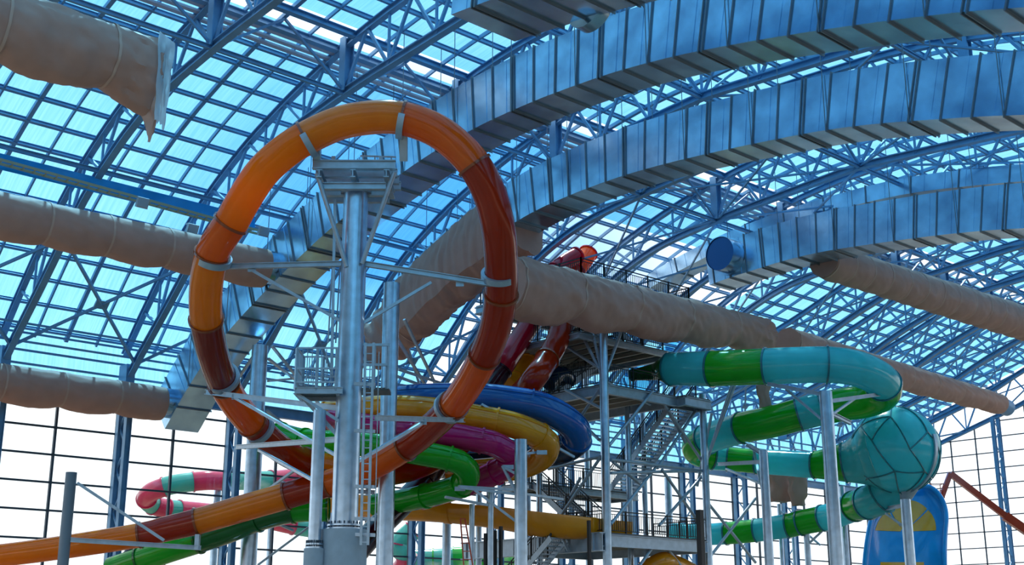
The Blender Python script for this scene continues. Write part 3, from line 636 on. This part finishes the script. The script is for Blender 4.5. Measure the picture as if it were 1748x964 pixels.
fl_ = [a for r in G for a in r]; m.v = fl_+[a for r in B2 for a in r]; k0 = len(fl_); w_ = nu+1
for j in range(nv):
    for i in range(nu):
        a = j*w_+i; m.f.append((a, a+1, a+1+w_, a+w_)); m.mi.append(0); m.f.append((k0+a, k0+a+w_, k0+a+w_+1, k0+a+1)); m.mi.append(0)
for j in range(nv):
    for i in (0, nu): a = j*w_+i; m.f.append((a, a+w_, k0+a+w_, k0+a)); m.mi.append(0)
m.build('shell', M['bluewall'], t)
# sunburst wedges laid on the wall
def wedge(a0, a1, r0, r1, v0=.555, su=.80, sv=.30):
    mm = MB(); rows = []
    for k in range(7):
        a = a0+(a1-a0)*k/6; rows.append([wv(cos(a)*su*r, v0+sin(a)*sv*r, -.03) for r in [r0+(r1-r0)*q/8 for q in range(9)]])
    mm.loft(rows, caps=False, closed=False); mm.build('sunburst_ray', M['sunyellow'], t)
for k in range(4): wedge(pi*k/4+.03, pi*(k+1)/4-.03, .12, 1)
mm = MB(); mm.loft([[wv(-.55+1.1*i/16, v, -.03) for i in range(17)] for v in (.0, .1, .2, .27)], caps=False, closed=False); mm.build('yellow_band', M['sunyellow'], t)
rim = MB(); pts = [wv(-1, v/20*.6, -.05) for v in range(21)]+[wv(-1, .6+.398*v/20, -.05) for v in range(1, 21)]+[wv(1, .998-.398*v/20, -.05) for v in range(1, 21)]+[wv(1, .6-.6*v/20, -.05) for v in range(1, 21)]
f_ = frames(pts); rim.loft([ring(pts[i], f_[i], .16, 10) for i in range(len(pts))]); rim.build('rim', M['bluewall'], t)
# ---- boom lift
t = thing('boom_lift', 'red boom lift reaching up at the right before the white glass wall', 'lift', P(1760, 980, 92))
q = [P(*a) for a in ((1790, 932, 92), (1715, 880, 92), (1622, 808, 92), (1606, 852, 92), (1596, 848, 92))]
MB().bar(q[0], q[1], .6, .5, FH).build('boom', M['liftred'], t); MB().bar(q[1]+(q[0]-q[1])*.1, q[2], .42, .34, FH).build('boom', M['liftred'], t)
MB().bar(q[2], q[3], .34, .3, FH).build('jib', M['liftred'], t)
m = MB(); c = P(1598, 838, 92)
for sx_ in (-.45, .45):
    for sy_ in (-.35, .35): m.bar(c+RT*sx_+FH*sy_-UZ*.5, c+RT*sx_+FH*sy_+UZ*.5, .05)
for z in (-.5, 0, .5):
    for sy_ in (-.35, .35): m.bar(c-RT*.45+FH*sy_+UZ*z, c+RT*.45+FH*sy_+UZ*z, .05)
    for sx_ in (-.45, .45): m.bar(c+RT*sx_-FH*.35+UZ*z, c+RT*sx_+FH*.35+UZ*z, .05)
m.box(c-UZ*.5, (.95, .75, .06), (RT, FH, UZ)); m.build('basket', M['liftred'], t)
b_ = V((q[0].x, q[0].y, 0)); MB().box(b_+UZ*.9, (3, 2.2, 1.0)).build('chassis', M['liftred'], t); MB().bar(b_+UZ*1.2, q[0], .7).build('turret', M['liftred'], t)
for sx_ in (-1, 1):
    for sy_ in (-1, 1): MB().cyl(b_+V((sx_, sy_*1.0, .5)), b_+V((sx_, sy_*1.3, .5)), .5, n=20).build('wheel', M['rail'], t)
# ================================================================== SUPPORT COLUMNS
def column(label, px, py, D, dia_px, pier=None, cat='column', m_='pipe'):
    """round steel column under the pixel of its top centre; pier = (pixel y of pier top, pier diameter in pixels)"""
    top_ = P(px, py, D); r = dia_px*D*1.03/FPX/2; t = thing('slide_support_column', label, cat, (top_.x, top_.y, 0)); zb = 0
    if pier:
        zp = P(px, pier[0], D).z; rp_ = pier[1]*D*1.03/FPX/2
        MB().cyl((top_.x, top_.y, 0), (top_.x, top_.y, zp), rp_, n=40).build('concrete_pier', M['pier'], t)
        m = MB(); m.cyl((top_.x, top_.y, zp+.12), (top_.x, top_.y, zp+.18), r*1.32, n=36); m.cyl((top_.x, top_.y, zp), (top_.x, top_.y, zp+.06), r*1.36, n=36); m.build('base_flange', M['pipe'], t)
        b = MB()
        for k in range(20):
            a = 2*pi*k/20; c = V((top_.x+cos(a)*r*1.2, top_.y+sin(a)*r*1.2, zp+.02)); b.cyl(c, c+UZ*.26, .03, n=6)
        b.build('anchor_bolts', M['steel_dark'], t); zb = zp+.15
    else:
        MB().box((top_.x, top_.y, .03), (r*3, r*3, .06)).build('base_plate', M['pipe'], t)
    MB().cyl((top_.x, top_.y, zb), top_, r, n=32).build('pipe', M[m_], t)
    return t, top_, r
def arm(parent, a, b, w=.17, h=.2):
    MB().ibeam(a, b, w, h, .025).build('arm', M['arm'], parent)
def brace(parent, a, b, w=.13):
    MB().bar(a, b, w, w*.8).build('brace', M['arm'], parent)
main, mt, mr = column('thick galvanised main column on a round concrete pier, standing inside the orange loop', 608, 330, 45, 43, (904, 75))
MC = lambda py: P(608-(py-330)*.037, py, 42)
def main_arm(pa, pb, tube, D):
    a, b = P(*pa), P(*pb); arm(main, a, b); return a, b
# head frame
c = mt; ex, ey = RT, FH
m = MB(); m.cyl(c-UZ*.02, c+UZ*.08, mr*1.25, n=32); m.build('cap_plate', M['arm'], main)
zt = P(608, 283, 44).z
for k, dy in enumerate((-1.1, -.35, .4, 1.2)):
    MB().ibeam(V((c.x, c.y, 0))-ex*1.52+ey*dy+UZ*(zt if k in (0, 3) else zt-.05), V((c.x, c.y, 0))+ex*1.58+ey*dy+UZ*(zt if k in (0, 3) else zt-.05), .22, .34, .035).build('head_beam', M['arm'], main)
for dx in (-1.25, 0, 1.25):
    MB().ibeam(V((c.x, c.y, zt-.36))+ex*dx-ey*1.2, V((c.x, c.y, zt-.36))+ex*dx+ey*1.3, .2, .3, .035).build('head_beam', M['arm'], main)
for dy in (-.75, 0, .75):
    MB().ibeam(V((c.x, c.y, zt-.72))-ex*1.2+ey*dy, V((c.x, c.y, zt-.72))+ex*1.2+ey*dy, .2, .26, .03).build('head_beam', M['arm'], main)
MB().cyl(c+UZ*.05, V((c.x, c.y, zt-.5)), mr*.5, n=20).build('head_stub', M['pipe'], main)
for (pa, pb) in (((541, 296, 44), (592, 455, 44.6)), ((673, 294, 44), (618, 450, 44.6))):
    MB().cyl(P(*pa), P(*pb), .09, n=12).build('strut', M['arm'], main)
for px, py0, py1 in ((541, 275, 252), (689, 275, 232)):
    MB().bar(P(px, py0, 44.0), P(px, py1, 43.6), .28, .28, FH).build('post', M['arm'], main)
for px in (569, 650): MB().box(P(px, 276, 44.0), (.14, .1, .42), (RT, FH, UZ)).build('cleat', M['arm'], main)
MB().bar(P(615, 266, 45), P(676, 268, 45), .05).build('pipe_rail', M['arm'], main)
for px in (620, 640, 668): MB().bar(P(px, 266, 45), P(px, 276, 45), .04).build('rail_stub', M['arm'], main)
CT = V((mt.x, mt.y, mt.z-6))
for px, py in ((360, 441), (855, 470), (352, 652), (775, 697), (420, 748), (526, 243), (688, 215)): saddle(main, LC, LF, px, py, R_, CT+UZ*(0), 190)
ARMS = [((368, 455, 45.6), (583, 450, 45)), ((622, 450, 45), (866, 489, 45.6)), ((352, 669, 52.0), (584, 697, 45.3)), ((640, 713, 45.3), (791, 717, 54.6)), ((403, 763, 56.5), (575, 750, 45.3)), ]
for a, b in ARMS: arm(main, P(*a), P(*b))
for a, b in (((430, 461, 45.5), (590, 553, 45)), ((736, 482, 45.4), (612, 556, 45)), ((402, 679, 50.5), (588, 785, 45)), ((720, 722, 50), (598, 795, 45.2)), ((442, 768, 54), (545, 825, 45.6))): brace(main, P(*a), P(*b))
for px, py, D in ((430, 459, 45.5), (785, 484, 45.5), (402, 677, 50.5), (722, 720, 50)): MB().box(P(px, py, D), (.3, .06, .22), (RT, FH, UZ)).build('gusset', M['arm'], main)
small, st_, sr = column('slim galvanised column on its own pier, left beside the main column', 546, 700, 44.5, 21, (936, 33))
rear, rt_, rr_ = column('galvanised column right behind the main column, cut off open at the top', 669, 484, 59.2, 28)
arm(rear, P(640, 840, 61.5), P(600, 838, 61.5)); brace(rear, P(628, 720, 61.5), P(658, 700, 61.5))
for a, b in (((655, 540, 61.5), (740, 680, 67.5)), ((690, 545, 64.5), (760, 690, 68.5)), ((680, 630, 61.5), (772, 660, 66.5)), ((672, 640, 61.5), (748, 668, 67.5)), ((672, 710, 61.5), (745, 655, 67.5))): brace(rear, P(*a), P(*b), .14)
lcol, lt_, lr_ = column('tall galvanised column left of the loop bottom, reaching up under the first metal duct', 444, 590, 64, 27)
for a, b in (((464, 590, 64.0), (545, 690, 68.0)), ((458, 612, 64.0), (520, 660, 68.0)), ((400, 655, 66.0), (438, 600, 64.0)), ((455, 700, 64.0), (540, 770, 67.0)), ((458, 650, 64.0), (512, 645, 68.0)), ((440, 848, 64.0), (520, 790, 62.0)), ((420, 870, 64.0), (500, 905, 66.0)), ((540, 890, 66.0), (440, 964, 65.0))): brace(lcol, P(*a), P(*b), .14)
post, pt_, pr_ = column('lone grey post at lower left with an arm carrying the orange exit run', 122, 806, 57.4, 18, m_='post')
arm(post, P(120, 921, 57.4), P(343, 935, 59.3), .22, .2); brace(post, P(132, 824, 57.4), P(280, 922, 58.3), .16); MB().box(P(337, 925, 59.3), (.2, .3, .7), (RT, FH, UZ)).build('bracket', M['arm'], post)
c890, t890, r890 = column('galvanised column rising to the bends of the coiled tube slides', 889, 750, 59.3, 21)
for a, b in (((889, 775, 60.0), (930, 770, 61.0)), ((858, 795, 60.5), (886, 850, 60.0)), ((860, 797, 60.5), (888, 812, 60.0)), ((785, 832, 60.0), (889, 844, 60.0)), ((810, 836, 60.0), (885, 893, 60.0)), ((783, 830, 60.0), (880, 836, 62.0)), ((890, 842, 60.0), (960, 852, 63.0)), ((760, 848, 60.5), (835, 862, 62.0)), ((822, 690, 61.0), (980, 780, 63.5))): brace(c890, P(*a), P(*b), .14)
for a in ((785, 834), (868, 797), (925, 772)): MB().box(P(a[0], a[1], 60.5), (.5, .12, .2), (RT, FH, UZ)).build('saddle', M['arm'], c890)
c1420, t1420, _ = column('tall grey column in front of the neck of the big aqua ball', 1409, 668, 63, 22)
arm(c1420, P(1310, 655, 65.5), P(1405, 673, 63)); brace(c1420, P(1342, 664, 65), P(1402, 715, 63)); arm(c1420, P(1420, 684, 63), P(1500, 673, 66)); brace(c1420, P(1422, 706, 63), P(1462, 678, 65)); arm(c1420, P(1420, 706, 63), P(1452, 722, 65))
c1305, t1305, _ = column('galvanised column carrying the third run of the aqua slide', 1303, 768, 66, 15)
arm(c1305, P(1274, 757, 69), P(1303, 775, 66)); brace(c1305, P(1287, 770, 70), P(1300, 830, 66)); arm(c1305, P(1226, 792, 72), P(1302, 788, 66)); brace(c1305, P(1240, 800, 72), P(1300, 826, 66))
c1545, t1545, _ = column('galvanised column carrying the big aqua ball', 1545, 852, 71, 17)
brace(c1545, P(1512, 876, 72), P(1545, 900, 71)); arm(c1545, P(1500, 870, 73), P(1545, 862, 71))
c1375, t1375, _ = column('short grey column carrying the pale lower run of the aqua slide', 1376, 897, 79, 10)
arm(c1375, P(1350, 900, 79), P(1420, 894, 78)); brace(c1375, P(1378, 930, 79), P(1412, 898, 78))
cb, _, _ = column('slim pole between the columns of the aqua slide', 1330, 860, 84, 7)
cb2, _, _ = column('slim pole just behind the tall grey column of the aqua slide', 1437, 830, 80, 9)
cb3, _, _ = column('slim grey pole right of the slim pole between the aqua slide columns', 1352, 880, 86, 6)
arm(cb2, P(1437, 850, 80), P(1480, 846, 78)); brace(cb2, P(1440, 900, 80), P(1475, 850, 78))
arm(cb, P(1330, 905, 84), P(1372, 903, 80)); brace(cb, P(1330, 870, 84), P(1400, 930, 82))
for label, px, py, D, w in (('thick pale column far behind, between the yellow flume and the wall', 763, 880, 76, 14), ('grey column under the yellow flume left of the tower', 806, 860, 64, 9), ('grey pole under the yellow flume, right of the red ladder', 838, 835, 62, 9), ('pale column in the far distance beside the tower stair', 1140, 815, 84, 12)):
    column(label, px, py, D, w)
column('pale column outside the left glass wall carrying the pink and teal slide', 372, 833, 83.4, 12)
column('second pale column outside the left glass wall, farther right beneath the pink and teal slide', 466, 832, 85.8, 10)
# black stub posts near the tower foot
for k, (px, py, D, lab) in enumerate(((1194, 870, 60, 'black square post standing before the right end of the tower deck'), (1005, 888, 62, 'thin black post before the tower corner'), (829, 910, 63, 'short black post left of the tower girder, leftmost of three'), (845, 905, 63, 'short black post left of the tower girder, middle of three'), (855, 898, 63, 'short black post left of the tower girder, rightmost of three'))):
    q = P(px, py, D); w = .27 if k == 0 else .14; t = thing('steel_post', lab, 'post', (q.x, q.y, 0))
    MB().box((q.x, q.y, q.z/2), (w, w, q.z)).build('shaft', M['rail'], t); MB().box((q.x, q.y, .03), (w*2, w*2, .06)).build('base_plate', M['rail'], t)
# red leaning ladder
t = thing('ladder', 'dark red ladder leaning between the columns under the yellow flume', 'ladder', P(800, 1000, 60))
for dx in (0, 14): MB().bar(P(786+dx*.55, 885, 60), P(795+dx*1.4, 1010, 60), .07).build('rail', M['liftred'], t)
for k in range(9): f = k/9; MB().bar(P(786+9*f, 885+125*f, 60), P(794+21*f, 885+125*f, 60), .04).build('rung', M['liftred'], t)
# ---- caged ladder and small service platform beside the main column
t = thing('ladder', 'tall galvanised access ladder running up right beside the main column', 'ladder', P(640, 980, 44.2))
for px0, px1 in ((638, 628), (624, 616)): MB().bar(P(px0, 585, 44.2), P(px1, 930, 44.2), .09).build('rail', M['arm'], t)
for k in range(26): f = k/25; MB().bar(P(624-8*f, 590+335*f, 44.2), P(638-10*f, 590+335*f, 44.2), .035).build('rung', M['arm'], t)
for y_ in (655, 735, 830, 885, 912): MB().bar(P(605, y_, 44.4), P(640, y_+1, 44.2), .1, .12).build('standoff', M['arm'], t)
MB().cyl(P(647, 600, 44.2), P(640, 905, 44.2), .02, n=6).build('safety_cable', M['arm'], t)
t = thing('service_platform', 'small railed service platform hung on the left side of the main column', 'platform', P(545, 672, 45.0))
base = P(545, 668, 45.0); bx = lambda a, b, z: base+RT*a+FH*b+UZ*z
MB().box(base, (1.5, 1.5, .12), (RT, FH, UZ)).build('floor_plate', M['deck'], t)
for b_ in (-.75, .75): MB().ibeam(bx(-.75, b_, -.1), bx(.95, b_, -.1), .12, .24, .03).build('edge_beam', M['arm'], t)
for a_ in (-.75, .75): MB().ibeam(bx(a_, -.75, -.1), bx(a_, .75, -.1), .12, .24, .03).build('edge_beam', M['arm'], t)
for a_ in (-.75, 0, .7):
    for b_ in (-.75, .75): MB().bar(bx(a_, b_, -.1), bx(a_, b_, 1.45), .08).build('post', M['arm'], t)
for b_ in (-.75, .75):
    m = MB()
    for z in (.2, .7, 1.45): m.bar(bx(-.75, b_, z), bx(.75, b_, z), .06)
    for k in range(9): m.bar(bx(-.7+k*.17, b_, .2), bx(-.7+k*.17, b_, 1.4), .025)
    m.build('railing', M['arm'], t)
m = MB()
for z in (.2, .7, 1.45): m.bar(bx(-.75, -.75, z), bx(-.75, .75, z), .06)
for k in range(9): m.bar(bx(-.75, -.7+k*.17, .2), bx(-.75, -.7+k*.17, 1.4), .025)
m.build('railing', M['arm'], t)
MB().bar(bx(-.6, 0, -.2), bx(1.0, 0, -1.9), .14).build('brace', M['arm'], t); MB().bar(bx(-.7, -.6, -.2), bx(.9, -.3, -1.2), .1).build('brace', M['arm'], t)
for px in (573, 560): MB().cyl(P(px, 585, 45.2), P(px+8, 445, 45.2), .03, n=6).build('guide_pipe', M['arm'], t)
MB().bar(P(566, 640, 45.1), P(572, 340, 45.1), .1).build('mast', M['arm'], t)
# right side small railing stub on the main column
t = thing('service_platform', 'narrow railed landing on the right side of the main column by the ladder', 'platform', P(640, 665, 45.6))
base = P(640, 668, 45.6)
MB().box(base, (1.1, 1.0, .1), (RT, FH, UZ)).build('floor_plate', M['deck'], t)
for a_ in (-.5, 0, .5): MB().bar(bx(a_, -.5, 0), bx(a_, -.5, 1.7), .08).build('post', M['arm'], t)
for z in (.9, 1.65): MB().bar(bx(-.55, -.5, z), bx(.55, -.5, z), .09).build('top_rail', M['arm'], t)
m = MB()
for k in range(7): m.bar(bx(-.45+k*.15, -.5, 0), bx(-.45+k*.15, -.5, .9), .025)
m.build('baluster_panel', M['arm'], t)
# ================================================================== STAIR TOWER
C0 = P(1036, 908, 66); X_, Y_ = C0.x, C0.y
tw = thing('slide_tower', 'galvanised steel stair tower with decks and black railings feeding all the slides', 'tower', (X_+4, Y_+4.5, 0))
DX, DY = 8.3, 9.3
Z1, ZL, Z2, Z3, Z4 = C0.z, 9.7, 14.6, 17.4, 20.4
def rail_run(pts, parent, h=1.12, post=1.6):
    m = MB(); pts = [V(p) for p in pts]; holder = None
    for a, b in zip(pts, pts[1:]):
        m.bar(a+UZ*h, b+UZ*h, .055); m.bar(a+UZ*.12, b+UZ*.12, .04); m.bar(a+UZ*(h-.16), b+UZ*(h-.16), .035); L = (b-a).length
        k = int(L/.16)
        for i in range(1, k): q = a.lerp(b, i/k); m.bar(q+UZ*.12, q+UZ*(h-.16), .026, .026, V((1, 0, 0)))
    o = m.build('railing', M['rail'], parent)
    for a, b in zip(pts, pts[1:]):
        k = max(1, int((b-a).length/post))
        for i in range(k+1): q = a.lerp(b, i/k); MB().bar(q, q+UZ*(h+.05), .07, .07, V((1, 0, 0))).build('rail_post', M['rail'], o)
    return o
def deck(x0, x1, y0, y1, z, h=.5, js=1.0, diag=False):
    o = MB().box(((x0+x1)/2, (y0+y1)/2, z-.05), (x1-x0, y1-y0, .1)).build('deck', M['deck'], tw)
    for a, b in (((x0, y0), (x1, y0)), ((x0, y1), (x1, y1)), ((x0, y0), (x0, y1)), ((x1, y0), (x1, y1))):
        MB().ibeam((*a, z-.1-h/2), (*b, z-.1-h/2), .26, h, .035).build('edge_beam', M['arm'], o)
    n = int((x1-x0)/js)
    for k in range(1, n): x = x0+(x1-x0)*k/n; MB().ibeam((x, y0, z-.22), (x, y1, z-.22), .12, .24, .02).build('joist', M['joist'], o)
    return o
def stair(a, b, w, side, rail=True):
    """flight from a up to b, w wide towards side"""
    a, b = V(a), V(b); s = V(side).normalized()*w; d = b-a; n = max(3, int(abs(d.z)/.18))
    h = MB().bar(a-UZ*.1, b-UZ*.1, .06, .32).build('staircase', M['arm'], tw)
    MB().bar(a+s-UZ*.1, b+s-UZ*.1, .06, .32).build('stringer', M['arm'], h)
    for k in range(n):
        q = a+d*((k+.5)/n); hd = V((d.x, d.y, 0)).normalized()
        MB().box(q+s/2, (.30, w, .05), (hd, s.normalized(), UZ)).build('tread', M['arm'], h)
    if rail:
        for o_ in (V((0, 0, 0)), s): rail_run([a+o_, b+o_], tw)
# decks
d_1 = deck(X_-.2, X_+DX, Y_, Y_+DY, Z1, .62)
MB().ibeam((X_-.45, Y_-.1, Z1-.5), (X_-.45, Y_+DY+1.6, Z1-.5), .4, .95, .05).build('plate_girder', M['arm'], d_1)
for k in range(6): MB().box((X_-.6, Y_+.4+k*2, Z1-.5), (.16, .04, .86)).build('stiffener', M['arm'], d_1)
deck(X_-.6, X_+DX, Y_+5.2, Y_+7.4, ZL, .3)
deck(X_+.2, X_+6.0, Y_, Y_+DY, Z2, .5)
deck(X_+6.0, X_+DX, Y_-.6, Y_+.5, Z2, .5)
deck(X_-1.0, X_+DX-1.5, Y_+.8, Y_+DY+.5, Z3, .3)
deck(X_-1.0, X_+DX, Y_+.6, Y_+DY, Z4, .4)
# columns
for px, ptop, dx, dy, w in ((1030, 552, 0, 0, .44), (1201, 665, DX, 0, .38), (934, 780, -.4, 4.6, .30), (838, 835, -.4, 9.6, .30), (1100, 700, 5.6, 3.4, .30), (1170, 760, DX, 4.6, .28), (1060, 800, DX, DY, .3), (0, 0, 3.2, DY, .3)):
    z = {0: Z4, 1: Z2+.4, 2: ZL+1.6, 3: Z1+3, 4: Z2, 5: Z2, 6: Z4, 7: Z4}[[1030, 1201, 934, 838, 1100, 1170, 1060, 0].index(px)]
    MB().cyl((X_+dx, Y_+dy, 0), (X_+dx, Y_+dy, z), w/2+.02, n=20).build('tower_column', M['pipe'], tw)
# railings
rail_run([(X_-.1, Y_+6, Z1), (X_-.1, Y_+.1, Z1), (X_+DX, Y_+.1, Z1), (X_+DX, Y_+4, Z1)], tw)
rail_run([(X_-.5, Y_+7.3, ZL), (X_-.5, Y_+5.3, ZL)], tw)
rail_run([(X_+1.6, Y_+5.3, ZL), (X_+6.0, Y_+5.3, ZL)], tw)
rail_run([(X_+.3, Y_+5.5, Z2), (X_+.3, Y_+.1, Z2), (X_+4.6, Y_+.1, Z2)], tw)
rail_run([(X_-.9, Y_+9, Z3), (X_-.9, Y_+.9, Z3), (X_+6, Y_+.9, Z3)], tw)
rail_run([(X_-.9, Y_+9, Z4), (X_-.9, Y_+.7, Z4), (X_+DX, Y_+.7, Z4), (X_+DX, Y_+6, Z4)], tw)
# stairs
stair((X_-.4, Y_+1.2, Z1), (X_-.4, Y_+5.2, ZL), 1.7, (1, 0, 0))
stair((X_+6.2, Y_+5.7, ZL), (X_+6.2, Y_+.3, Z2), 1.9, (1, 0, 0))
stair((X_-1.0, Y_+6.4, Z1-3.6), (X_-1.0, Y_+1.9, Z1-.2), 1.2, (-1, 0, 0))
stair((X_+1.0, Y_+5.2, Z2), (X_+5.5, Y_+5.2, Z3), 1.4, (0, 1, 0))
stair((X_+6.0, Y_+2.5, Z3), (X_+1.5, Y_+2.5, Z4), 1.4, (0, 1, 0))
# braces (pixel ends on the tower's faces)
for a, b in (((936, 911, 68), (1026, 779, 66)), ((942, 905, 68.5), (991, 815, 67)), ((1043, 894, 66), (1120, 797, 69)), ((1130, 801, 69), (1191, 889, 72)), ((1125, 897, 69), (1199, 812, 72)), ((1043, 784, 66), (1199, 803, 72)), ((1043, 807, 66), (1199, 803, 72)),
             ((936, 800, 68.5), (1026, 779, 66)), ((1141, 700, 69.5), (1202, 793, 72)), ((1188, 700, 71.5), (1122, 799, 69)), ((999, 730, 67), (1029, 755, 66)), ((979, 542, 67.6), (1026, 636, 66)), ((1006, 544, 67), (1028, 640, 66)), ((1063, 558, 66.8), (1036, 632, 66)), ((964, 589, 68), (1025, 630, 66)),
             ((1114, 668, 68.5), (1040, 760, 66)), ((1122, 668, 69), (1170, 755, 71)), ((1027, 659, 66), (985, 720, 67.5)), ((965, 665, 68), (1027, 697, 66)), ((1002, 730, 67), (1022, 750, 66)), ((1036, 652, 66), (1110, 690, 70)), ((1250, 655, 71), (1213, 765, 72)), ((1255, 655, 71), (1205, 790, 72)), ((944, 880, 68), (970, 940, 66)), ((1086, 922, 68), (1120, 925, 69)), ((1120, 925, 69), (1085, 975, 67)), ((1130, 925, 69.5), (1170, 975, 71)), ((1046, 788, 66.2), (1098, 830, 70)), ((1215, 705, 72), (1190, 830, 73)), ((1210, 860, 72), (1290, 960, 74)), ((1290, 850, 74), (1212, 950, 72))):
    MB().cyl(P(*a), P(*b), .085, n=10).build('brace', M['arm'], tw)
